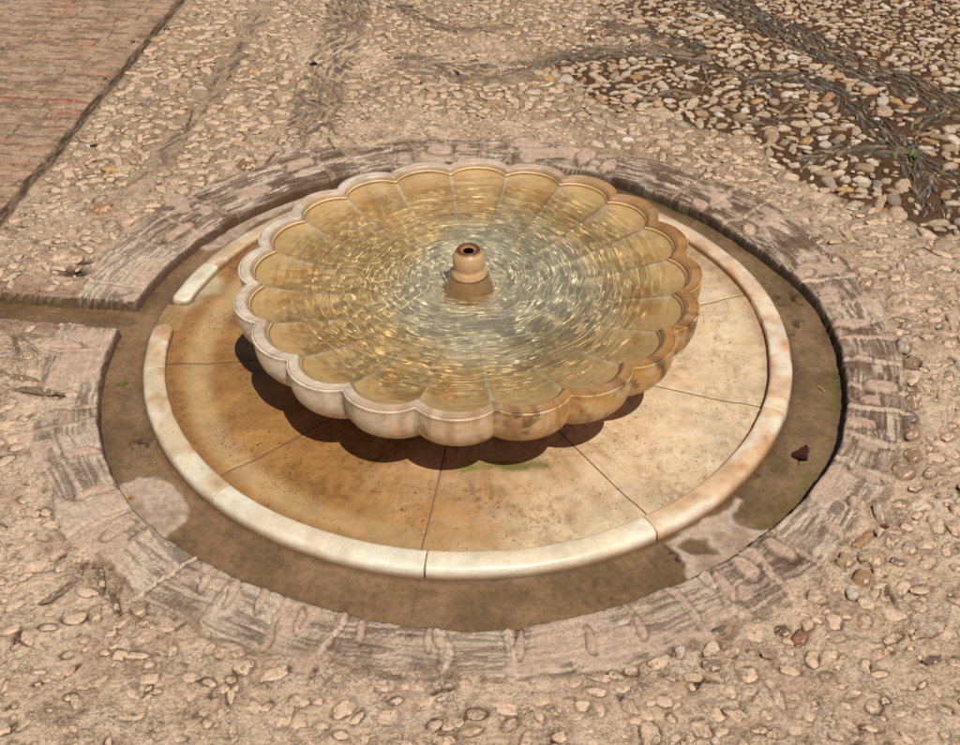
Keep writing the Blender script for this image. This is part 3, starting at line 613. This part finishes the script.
# raised mortar ridges left standing between the worn stones: px, py, half length, half height, angle
for lx, ly, la, lb, an_ in ((780, 550, 21, 7, 32), (725, 587, 19, 6, 52), (745, 569, 17, 9, 35), (850, 324, 20, 5, 4), (862, 360, 10, 3, 8), (882, 387, 19, 6, 6), (870, 401, 12, 4, 8), (860, 424, 18, 5, 8), (867, 447, 12, 4, 18), (866, 476, 17, 4, 24),
        (586, 156, 12, 7, -38), (608, 166, 10, 6, -30), (749, 230, 8, 5, 0), (700, 205, 9, 5, 20), (80, 452, 20, 4, -8), (95, 492, 22, 4, -14), (60, 345, 24, 4, 4), (118, 530, 20, 5, -30), (208, 580, 16, 4, -52), (232, 592, 15, 4, -60), (262, 600, 14, 5, -66), (60, 395, 22, 4, 0),
        (300, 622, 14, 4, -72), (362, 632, 13, 4, -78), (428, 640, 12, 4, -84), (520, 645, 14, 5, -95), (590, 640, 14, 5, -105), (640, 628, 13, 5, 68), (860, 505, 16, 5, 30), (835, 530, 15, 5, 36), (800, 275, 14, 5, -10), (828, 300, 14, 4, -4), (300, 165, 16, 5, -20), (180, 232, 18, 4, -30), (440, 150, 14, 5, 0)):
    c_ = un(lx, ly); a0 = math.radians(an_); e1_ = (un(lx+math.cos(a0)*la, ly+math.sin(a0)*la)-c_)[:2]; e2_ = (un(lx-math.sin(a0)*lb, ly+math.cos(a0)*lb)-c_)[:2]
    i0, i1 = np.searchsorted(gx, [c_[0]-.09, c_[0]+.09]); j0, j1 = np.searchsorted(gy, [c_[1]-.09, c_[1]+.09]); sl_ = (slice(j0, j1), slice(i0, i1))
    M2 = np.linalg.inv(np.stack([e1_, e2_], 1)); dx = GX[sl_]-c_[0]+.012*(fbm(GX[sl_]*40, GY[sl_]*40, 360, 3)-.5); dy = GY[sl_]-c_[1]+.012*(fbm(GX[sl_]*40, GY[sl_]*40, 361, 3)-.5)
    q = np.abs(M2[0, 0]*dx+M2[0, 1]*dy)**2.6+np.abs(M2[1, 0]*dx+M2[1, 1]*dy)**2.6; q = q**(1/2.6)
    up = sst(1.0, .72, q); ln_ = np.exp(-((q-1.05)/.12)**2)
    RH[sl_] = RH[sl_]*(1-.7*up)+.0065*up-.003*ln_; RC[sl_] = mixc(mixc(RC[sl_], lin((104, 80, 62)), .7*ln_), mixc(lin((228, 198, 174)), lin((206, 168, 146)), fine[sl_]), .9*up)
ring = sst(.006, -.006, R-rg_)
H = H*(1-ring)+(RH+.001)*ring; C = mixc(C, RC, ring)
ed = sst(.012, .0, np.abs(R-rg_-.004))*(fbm(GX*16, GY*16, 330, 2) > .5); C = mixc(C, lin((120, 92, 70)), .5*ed); H = H-.003*ed
# worn brick paving
B = brick_d(GX, GY)+.02*(fbm(GX*9, GY*9, 349, 4)-.5); ub = (GX*bd[0]+GY*bd[1]); isb = (B > 0)
cr = np.array(un(60, 100)[:2])-np.array(un(0, 97)[:2]); cr = cr/np.linalg.norm(cr); u1 = GX*cr[0]+GY*cr[1]; v1 = -GX*cr[1]+GY*cr[0]
v1 = v1+.010*(fbm(u1*2.5, v1*5, 340, 3)-.5); rowf = v1/.062; row = np.floor(rowf); fr = rowf-row; jv = np.minimum(fr, 1-fr)*.062
cu = u1/.245+_h(row.astype(int), row.astype(int)*0, 9)*3; fu = cu-np.floor(cu); ju = np.minimum(fu, 1-fu)*.245; bid = _h(row.astype(int), np.floor(cu).astype(int), 19)
jj = np.minimum(jv, ju)
bst = fbm(u1*18, v1*75, 341, 5, .62)
BC = mixc(lin((190, 162, 136)), lin((192, 156, 130)), sst(.5, .62, bst))
BC = mixc(BC, lin((204, 140, 108)), .6*sst(.60, .68, fbm(u1*5, v1*22, 342, 3))*(.15+.75*(bid > .6)))
BC = mixc(BC, lin((196, 120, 94)), .85*(np.abs(v1-(-un(30, 99)[0]*cr[1]+un(30, 99)[1]*cr[0])) < .011)*(u1 < u1.max()))
BC = mixc(BC, lin((150, 118, 94)), .6*sst(.5, .68, fbm(u1*12, v1*40, 343, 5)))
BC = mixc(BC, lin((178, 156, 132)), .5*sst(.55, .7, fbm(u1*20+7, v1*50, 344, 4))); BC = mixc(BC, lin((106, 82, 62)), .7*sst(.007, .002, jj)*sst(.35, .5, fine))
BC = mixc(BC, lin((112, 86, 66)), .5*sst(.50, .60, fbm(u1*14, v1*46, 348, 5, .65))*sst(.4, .55, mid)); BC = mixc(BC, lin((104, 78, 58)), np.clip(.5*k2+.4*k1, 0, .7))
BH = -.005*k2-.004*k1+.016*(bst-.5)+.005*(fbm(u1*30, v1*100, 345, 4)-.5)-.003*sst(.006, .002, jj)
kerbl = sst(.022, .012, np.abs(B+.012+.008*(fbm(ub*14, B*30, 346, 3)-.5)))      # weathered slate strip along the brick edge
H = np.where(isb, BH, H); C = np.where(isb[..., None], BC, C)
kg = fbm(ub*26, B*160, 347, 4); H = H*(1-kerbl)+kerbl*(.010*(kg-.55)-.001); C = mixc(C, mixc(lin((136, 112, 90)), lin((74, 58, 46)), sst(.40, .6, kg)), kerbl*.9)
# cut: channel and runnel
def sd_run():
    t0 = line_y(RU0, GX)+.010*(fbm(GX*20, GY*0+1, 350, 3)-.5); t1 = line_y(RU1, GX)+.012*(fbm(GX*20, GY*0+7, 351, 3)-.5)
    return np.maximum(GY-t0, t1-GY)                                      # <0 inside
dch = R-rc; drn = np.where(GX < -.70, sd_run(), 9); dd = np.minimum(dch, drn)
wall = sst(.0035, -.001, dd)
near_e = sst(.02, 0, dd)*(1-wall)
H = H*(1-.3*near_e)-.0035*sst(.010, 0, dd)*(.5+fine)
runs = sst(.10, .02, drn)*(1-ring*.4)*(1-isb)
C = mixc(C, mixc(lin((186, 150, 128)), lin((168, 132, 110)), fine), runs*.85*(1-ring)); 
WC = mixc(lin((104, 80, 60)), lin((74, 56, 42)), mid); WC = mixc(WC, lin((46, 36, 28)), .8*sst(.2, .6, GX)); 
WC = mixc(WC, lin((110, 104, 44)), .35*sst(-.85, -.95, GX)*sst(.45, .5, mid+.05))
H = H*(1-wall)+(-.045)*wall
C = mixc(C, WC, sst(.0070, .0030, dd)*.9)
for p, rr_, dp in ((un(75, 271), .045, .012), (un(85, 262), .02, .008)):
    d = np.hypot((GX-p[0])/1.9, (GY-p[1])+.01*(fine-.5)); m = sst(rr_*.8, .2*rr_, d); H -= dp*m; C = mixc(C, lin((60, 42, 28)), .85*m)
edge = np.minimum.reduce([sst(0, .12, GX-gx[0]), sst(0, .12, gx[-1]-GX), sst(0, .12, GY-gy[0]), sst(0, .12, gy[-1]-GY)])
H = np.where(wall > .5, H, H*edge)
n = NT('pebble_mortar_ground'); v = n.obj(); c = n.vcol(); f = n.noise(v, 170, 6, .7); m = n.noise(v, 32, 5, .6)
c = n.mix(1., c, n.ramp(f, [(.32, .62), (.5, 1.), (.68, 1.25)]), 'MULTIPLY'); c = n.mix(1., c, n.ramp(m, [(.3, .90), (.7, 1.1)]), 'MULTIPLY')
g = n.noise(v, 330, 2, .6); c = n.mix(n.ramp(g, [(.66, 0.), (.72, .6)]), c, (.10, .06, .035))
rdg = n.math('ABSOLUTE', n.math('SUBTRACT', n.noise(v, 34, 4, .55, .4), .5)); gate = n.ramp(n.noise(v, 11, 3, .6), [(.48, 0.), (.60, 1.)])
crk = n.math('MULTIPLY', n.ramp(rdg, [(.004, 1.), (.018, 0.)]), gate); rd2_ = n.math('ABSOLUTE', n.math('SUBTRACT', n.noise(v, 80, 3, .55, .3), .5))
crk2 = n.math('MULTIPLY', n.ramp(rd2_, [(.006, 1.), (.024, 0.)]), n.ramp(n.noise(v, 17, 3, .6), [(.48, 0.), (.58, 1.)])); crk = n.math('MAXIMUM', crk, n.math('MULTIPLY', crk2, .7))
c = n.mix(n.math('MULTIPLY', crk, .30), c, (.10, .060, .034)); hgt = n.math('SUBTRACT', f, n.math('MULTIPLY', crk, .5))
M_ground = n.set(Base_Color=c, Roughness=.92, Specular_IOR_Level=.25, Normal=n.bump(hgt, 1., .005, n.bump(m, .5, .006)))
n = NT('worn_ring_stone'); v = n.obj(); c = n.vcol(); f = n.noise(v, 190, 6, .7); m = n.noise(v, 40, 5, .6)
c = n.mix(1., c, n.ramp(f, [(.32, .66), (.5, 1.), (.68, 1.22)]), 'MULTIPLY'); c = n.mix(1., c, n.ramp(m, [(.3, .86), (.7, 1.12)]), 'MULTIPLY')
M_ring = n.set(Base_Color=c, Roughness=.9, Specular_IOR_Level=.25, Normal=n.bump(f, 1., .004, n.bump(m, .6, .006)))
nx_, ny_ = len(gx), len(gy); VV = np.stack([GX, GY, H], -1).reshape(-1, 3); CC = C.reshape(-1, 3)
i = np.arange(ny_-1)[:, None]; j = np.arange(nx_-1)[None, :]; Q = np.stack([i*nx_+j, i*nx_+j+1, (i+1)*nx_+j+1, (i+1)*nx_+j], -1)
keep = (R[:-1, :-1] > .80); typ = np.where(isb[:-1, :-1], 2, np.where((R-rg_)[:-1, :-1] < 0, 1, 0))
typ = np.where((drn[:-1, :-1] < .01) & (typ == 1), 0, typ)
def sub(name, mask, mat, extra=None):
    q = Q[mask & keep]; u, inv = np.unique(q.ravel(), return_inverse=True); V = VV[u]; c = CC[u]; q = inv.reshape(-1, 4)
    if extra is not None:
        ev, eq = extra(len(V)); V = np.concatenate([V, ev]); c = np.concatenate([c, np.tile(lin((176, 146, 118)), (len(ev), 1))]); q = np.concatenate([q, eq])
    return mesh(name, V, q, mat, col=c)
def skirt(off):
    x0, x1, y0, y1 = gx[0], gx[-1], gy[0], gy[-1]; xs = [-60, x0, x1, 60]; ys = [-60, y0, y1, 60]
    V = [(a, b, 0) for b in ys for a in xs]; q = [(r*4+c, r*4+c+1, r*4+c+5, r*4+c+4) for r in range(3) for c in range(3) if not (r == 1 and c == 1)]
    return np.array(V, float), np.array(q)+off
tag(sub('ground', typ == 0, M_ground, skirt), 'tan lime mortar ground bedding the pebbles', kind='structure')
tag(sub('paving_ring', typ == 1, M_ring), 'ring of weathered stone blocks with eroded grain round the channel', kind='structure')
tag(sub('brick_paving', typ == 2, M_ring), 'worn reddish brick paving in the upper left', kind='structure')

# --- pebble meshes
PHs, RGs = 18, 8
def dome(n_seg=PHs, n_ring=RGs):
    ph = np.linspace(0, TAU, n_seg, endpoint=False); el = np.linspace(-.5, math.pi/2, n_ring)[:-1]
    P = [(math.cos(e), p, math.sin(e)) for e in el for p in ph]
    return np.array(P), ph
TPL, _p = dome(); K_ = len(TPL)+1
def pebble_geo(P, seed, flat=.75):
    """P rows x,y,a,b,an,topz,c -> verts (N,K,3)"""
    rg = np.random.default_rng(seed); N = len(P); x, y, a, b, an, top, cz = P.T
    ph = TPL[:, 1][None]; rr = np.clip(TPL[:, 0], 0, 1)[None]; zz = TPL[:, 2][None]
    hr = 1+sum(rg.uniform(.03, am, (N, 1))*np.cos(k*ph+rg.uniform(0, TAU, (N, 1))) for k, am in ((2, .12), (3, .15), (4, .10), (5, .08), (7, .05)))
    ex_ = rg.uniform(.42, .8, (N, 1)); lr = np.sign(rr)*np.abs(rr)**ex_; u = a[:, None]*lr*hr; 
    sc = rg.uniform(.75, 1.0, (N, 1)); cph, sph = np.cos(ph), np.sin(ph); sq = 1/(np.abs(cph)**2.7+np.abs(sph)**2.7)**(1/2.7)
    U = a[:, None]*lr*hr*cph*sq; W_ = b[:, None]*lr*hr*sph*sq
    tl = rg.normal(0, .10, (N, 2)); zt = top[:, None]-cz[:, None]+cz[:, None]*np.sign(zz)*np.abs(zz)**rg.uniform(.8, 1.3, (N, 1))
    ca, sa = np.cos(an)[:, None], np.sin(an)[:, None]
    X = x[:, None]+U*ca-W_*sa; Y = y[:, None]+U*sa+W_*ca
    s1 = rg.uniform(0, 50, (N, 1)); zt = zt+((vn(X*90+s1, Y*90, 3)-.5)*.16+(vn(X*230+s1, Y*230, 4)-.5)*.08)*a[:, None]+tl[:, :1]*U+tl[:, 1:]*W_
    V = np.stack([X, Y, zt], -1); T = np.stack([x, y, top+rg.normal(0, .0004, N)], -1)[:, None]
    T[:, 0, 2] = V[:, -PHs:, 2].mean(1)+cz*.012
    return np.concatenate([V, T], 1)
def pf(N):
    f = gridf(RGs-1, PHs, True); tq = np.stack([(RGs-2)*PHs+np.arange(PHs), (RGs-2)*PHs+(np.arange(PHs)+1) % PHs, np.full(PHs, K_-1)], 1)
    f1 = f[:, [0, 1, 2]]; f2 = f[:, [0, 2, 3]]; t = np.concatenate([f1, f2, tq]); return (t[None]+(np.arange(N)*K_)[:, None, None]).reshape(-1, 3)
PAL = lin(np.array([(234, 208, 176), (216, 184, 148), (242, 222, 196), (206, 170, 130), (214, 170, 112), (194, 172, 148), (226, 196, 168), (196, 150, 114), (170, 160, 146), (248, 236, 218)]))
def pcolor(P, seed, ex, dk):
    rg = np.random.default_rng(seed); N = len(P); k = rg.choice(len(PAL), N, p=[.26, .19, .18, .10, .03, .06, .12, .02, .02, .02]); c = PAL[k]*rg.uniform(.66, 1.0, (N, 1))*(1-.10*(dk > .5))[:, None]
    m = lin((220, 188, 156))*.95; cov = np.clip(.80-ex*1.15, 0, .7)*rg.uniform(.5, 1.15, N); return mixc(c, np.tile(m, (N, 1)), np.clip(cov, 0, .92))
n = NT('pebble_stone'); v = n.obj(); c = n.vcol(); g = n.noise(v, 70, 4, .6, .8); g2 = n.noise(v, 420, 4, .65)
c = n.mix(1., c, n.ramp(g, [(.3, .78), (.7, 1.14)]), 'MULTIPLY'); c = n.mix(1., c, n.ramp(g2, [(.3, .74), (.65, 1.15)]), 'MULTIPLY')
al = n.t.nodes['Color Attribute'].outputs['Alpha'] if 'Color Attribute' in n.t.nodes else [x for x in n.t.nodes if x.bl_idname == 'ShaderNodeVertexColor'][0].outputs['Alpha']
q = n.math('ADD', n.noise(v, 62, 5, .62, .5), n.math('MULTIPLY', n.math('SUBTRACT', 1., al), .42)); crust = n.ramp(q, [(.60, 0.), (.625, 1.)]); edge = n.ramp(q, [(.565, 0.), (.60, 1.), (.63, 0.)])
c = n.mix(n.math('MULTIPLY', crust, .9), c, tuple(lin((224, 192, 162)))); c = n.mix(1., c, n.ramp(f2 := n.noise(v, 170, 6, .7), [(.32, .7), (.5, 1.), (.68, 1.2)]), 'MULTIPLY'); c = n.mix(n.math('MULTIPLY', edge, .6), c, (.13, .075, .04)); g2 = n.math('ADD', g2, n.math('MULTIPLY', crust, .5))
M_peb = n.set(Base_Color=c, Roughness=.72, Specular_IOR_Level=.3, Normal=n.bump(g2, .6, .0015, n.bump(g, .5, .004)))
gr = H[np.clip(np.searchsorted(gy, PB[:, 1]), 0, ny_-1), np.clip(np.searchsorted(gx, PB[:, 0]), 0, nx_-1)]
base = .008*(fbm(PB[:, 0]*3, PB[:, 1]*3, 313, 3)-.5)+.008*(fbm(PB[:, 0]*14, PB[:, 1]*14, 312, 4)-.5)*(.4+PB[:, 5])-.003*PB[:, 6]
_lo = sst(.45, .2, PB[:, 5]); top = base+.0008-.0018*_lo+rng.uniform(-.0012, .0014, len(PB))+.0050*PB[:, 5]**1.5*np.clip(PB[:, 3]/.014, .3, 1.25); cz = np.maximum(PB[:, 3]*.62*(.35+.65*np.clip(PB[:, 5]*1.4, 0, 1)), .0045)
P7 = np.concatenate([PB[:, :5], top[:, None], cz[:, None]], 1)
colP = pcolor(PB, 5, PB[:, 5], PB[:, 6])
def emit(name, idx, mat, seed):
    V = pebble_geo(P7[idx], seed); N = len(V); Cc = np.repeat(colP[idx][:, None], K_, 1).copy()
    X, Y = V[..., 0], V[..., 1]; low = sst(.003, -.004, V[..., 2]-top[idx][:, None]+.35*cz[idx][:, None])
    mc = sst(.48, .62, fbm(X*70, Y*70, 401, 3)+.30*(.45-PB[idx][:, 5])[:, None]-.35*PB[idx][:, 7][:, None])
    Cc = mixc(Cc, np.broadcast_to(lin((224, 192, 166)), Cc.shape), np.clip(mc*.85, 0, 1)*(1-PB[idx][:, 6])[:, None])
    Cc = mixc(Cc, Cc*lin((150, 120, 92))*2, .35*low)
    cvr = np.clip(np.where(PB[idx][:, 7] > 0, .22, .86-PB[idx][:, 5]*.95)*np.random.default_rng(seed+5).uniform(.15, 1.2, N), 0, .95)*(1-.6*(PB[idx][:, 6] > .5))
    return mesh(name, V.reshape(-1, 3), pf(N), mat, col=np.concatenate([Cc.reshape(-1, 3), 1-np.repeat(cvr, K_)[:, None]], 1))
gen = np.nonzero(PB[:, 7] == 0)[0]; dkm = PB[gen, 6] > .5
tag(emit('pebbles', gen[dkm], M_peb, 11), 'cream and tan pebbles standing proud of the dark brown mortar, upper right', kind='stuff')
tag(emit('pebbles', gen[~dkm], M_peb, 12), 'tan pebbles bedded in pale mortar all round the fountain', kind='stuff')
# slate slivers
rs = np.random.default_rng(9); N = len(SL); bs = .008*(fbm(SL[:, 0]*3, SL[:, 1]*3, 313, 3)-.5)+.010*(fbm(SL[:, 0]*14, SL[:, 1]*14, 312, 4)-.5)
P8 = np.concatenate([SL, (bs+rs.uniform(-.001, .0035, N))[:, None], rs.uniform(.007, .012, (N, 1))], 1); V = pebble_geo(P8, 21)
cs = lin(np.array([(112, 102, 90), (126, 110, 92), (92, 88, 82), (146, 124, 100), (104, 102, 98)]))[rs.integers(0, 5, N)]*rs.uniform(.7, 1.1, (N, 1))
dz = zl(SL[:, 0], SL[:, 1]); cs = mixc(cs, np.tile(lin((176, 148, 120)), (N, 1)), rs.uniform(.1, .55, N)*(1-dz[:, 3]*.8))
tag(mesh('slate_slivers', V.reshape(-1, 3), pf(N), M_peb, col=np.repeat(cs, K_, 0)), 'thin grey slate slivers set on edge in curving bands of the mosaic', kind='stuff')
for k, (bx, by, wpx, hpx, ang, colr, lab) in zip(SPEC, BIG):
    colP[k] = lin(colr)*.6+lin((176, 148, 122))*.4
    o = emit('slate_stone' if 'slate' in lab else 'pebble', np.array([k]), M_peb, 100+k)
    p = Vector((PB[k, 0], PB[k, 1], top[k]-cz[k]*.5)); o.data.transform(Matrix.Translation(-p)); o.location = p
    tag(o, lab, 'stone', 'prominent stones set in the mortar')
# ================================================================ SMALL LOOSE THINGS
def gz(x, y): return float(H[min(np.searchsorted(gy, y), ny_-1), min(np.searchsorted(gx, x), nx_-1)])
def leaf(name, px_, py_, size, ang, c1, c2, label, z, lobes=5, curl=.25, seed=1):
    rg = np.random.default_rng(seed); n = NT(name+'_tissue'); v = n.obj(); M = n.set(Base_Color=n.mix(n.noise(v, 160, 4), tuple(lin(c1)), tuple(lin(c2))), Roughness=.55, Normal=n.bump(n.noise(v, 260, 3), .6, .001))
    p = un(px_, py_, z); nr, na = 8, 60; t = np.arange(na)/na*TAU
    rim_ = size*(.62+.30*np.abs(np.cos(lobes*t/2+.4))**1.5+.08*rg.normal(0, 1, na)*.5)*(.75+.25*np.cos(t)**2); V = []
    for k in range(1, nr+1):
        r = rim_*k/nr; x = r*np.cos(t); y = r*np.sin(t)
        zz_ = curl*size*((x/size)**2*.9-.25*np.sin(3*t)*(r/size)**2+.10*np.abs(np.sin(lobes*t/2))*(r/size))+.0016
        a = math.radians(ang); V.append(np.stack([x*math.cos(a)-y*math.sin(a), x*math.sin(a)+y*math.cos(a), zz_], 1))
    V = np.concatenate([[(0, 0, .0014)]]+V); Fq = [(0, 1+j, 1+(j+1) % na) for j in range(na)]+[tuple(q) for q in (gridf(nr, na, True)+1).tolist()]
    o = mesh(name, V+[p[0], p[1], z], Fq, M, loc=(p[0], p[1], z)); m = o.modifiers.new('thick', 'SOLIDIFY'); m.thickness = .0006
    st = []
    a = math.radians(ang+180); b = np.array([math.cos(a), math.sin(a)]); Pn = np.array([-b[1], b[0]])
    for s in np.linspace(0, 1, 8):
        c = b*size*(.2+1.0*s)+Pn*size*.2*s*s
        for q in range(6): st.append((p[0]+c[0]+.0006*math.cos(q*1.047)*Pn[0], p[1]+c[1]+.0006*math.cos(q*1.047)*Pn[1], z+.0022+.0006*math.sin(q*1.047)))
    so_ = mesh('leaf_stalk', np.array(st), gridf(8, 6, True), M, o, loc=(0, 0, 0)); so_.location = (-p[0], -p[1], -z)
    return tag(o, label, 'leaf')
leaf('leaf', 801, 456, .026, 60, (78, 22, 20), (40, 12, 12), 'crumpled dark red leaf lying in the wet channel at the right', WZ+.001, 3, .5, 3)
leaf('leaf', 123, 384, .013, 20, (118, 122, 30), (88, 96, 20), 'small olive green leaf lying in the channel on the left', WZ+.001, 6, .15, 4)
leaf('leaf', 130, 498, .007, 120, (206, 140, 40), (170, 100, 26), 'tiny orange leaf scrap at the edge of the dry patch in the left channel', WZ+.002, 3, .3, 5)
leaf('leaf', 885, 527, .008, 150, (150, 60, 34), (110, 40, 24), 'reddish leaf scrap between the stones right of the paving ring', .006, 2, .3, 6)
# a bent yellow leaf stem in the right channel
n = NT('dry_stem'); M_stem = n.set(Base_Color=(*lin((196, 158, 60)), 1), Roughness=.6)
P = un([817, 821, 825], [386, 389, 392], WZ+.002); V = []
for k, p in enumerate(P):
    for q in range(6): V.append(p+np.array([.0012*math.cos(q*1.047), .0012*math.cos(q*1.047), .0012*math.sin(q*1.047)+.002*(k == 1)]))
tag(mesh('dry_stem', np.array(V), gridf(3, 6, True), M_stem, loc=P[1]), 'short yellow dry stem lying in the channel at the far right', 'stem')
n = NT('weed_leaf'); M_weed = n.set(Base_Color=n.mix(n.noise(n.obj(), 120), tuple(lin((112, 124, 56))), tuple(lin((78, 92, 40)))), Roughness=.6)
for (wx, wy, sz, nb, lab) in ((135, 42, .020, 16, 'small green weed in the joint beside the brick paving, the upper one'), (106, 79, .022, 18, 'small green weed in the joint beside the brick paving, the lower one'), (913, 156, .032, 34, 'pale green weed growing among the slate slivers at the right')):
    p = un(wx, wy); z0 = gz(p[0], p[1])-.002; V = []; Fq = []
    for q in range(nb):
        a = rng.uniform(0, TAU); L = sz*rng.uniform(.5, 1.1); w_ = L*.13; d = np.array([math.cos(a), math.sin(a)]); nn = np.array([-d[1], d[0]]); up = rng.uniform(.25, .9); b = len(V)
        for s, ww in ((0, .3), (.35, 1), (.7, .8), (1, .05)):
            c = np.array([p[0], p[1]])+rng.normal(0, .001, 2)*0+d*L*s*(1-.3*up); h = z0+L*up*math.sin(s*1.9)
            V += [(*(c+nn*w_*ww), h), (*(c-nn*w_*ww), h)]
        Fq += [(b+2*i, b+2*i+1, b+2*i+3, b+2*i+2) for i in range(3)]
    tag(mesh('weed', np.array(V), Fq, M_weed, loc=(p[0], p[1], z0)), lab, 'weed', 'weeds in the joints')
# dark chips and crumbs
def chip(name, px_, py_, a, b, h, ang, colr, lab, z, cat, group=None):
    p = un(px_, py_, z); V = pebble_geo(np.array([[p[0], p[1], a, b, math.radians(ang), z+h, h]]), int(px_*7+py_))
    o = mesh(name, V.reshape(-1, 3), pf(1), M_peb, col=np.tile(lin(colr), (K_, 1)), loc=(p[0], p[1], z)); return tag(o, lab, cat, group)
for (x_, y_, a, b, h, an, cl, lab) in ((313, 65, .013, .010, .008, 0, (34, 30, 28), 'small black stone standing on the cobbles at the top'), (95, 147, .016, .006, .008, 10, (44, 42, 42), 'black slate chip in the cobbles near the brick paving, lower of two'), (167, 30, .014, .005, .007, -10, (40, 40, 40), 'black slate chip in the cobbles near the brick paving, upper of two')):
    p = un(x_, y_); chip('stone_chip', x_, y_, a, b, h, an, cl, lab, gz(p[0], p[1]), 'stone chip', 'black chips in the upper cobbles')
for (x_, y_, a, lab) in ((725, 291, .0032, 'dark crumb on the marble basin floor by the right kerb, the farthest one'), (730, 343, .0032, 'dark crumb on the marble basin floor right of the bowl, the middle one'), (758, 395, .0030, 'dark crumb on the marble basin floor close to the right kerb joint'), (258, 445, .0026, 'dark crumb on the amber basin floor left of the bowl shadow'), (402, 510, .0024, 'dark crumb on the amber basin floor in front of the bowl')):
    chip('crumb', x_, y_, a, a*.7, .0015, 20, (36, 26, 18), lab, -.0245, 'crumb', 'dark crumbs on the basin floor')
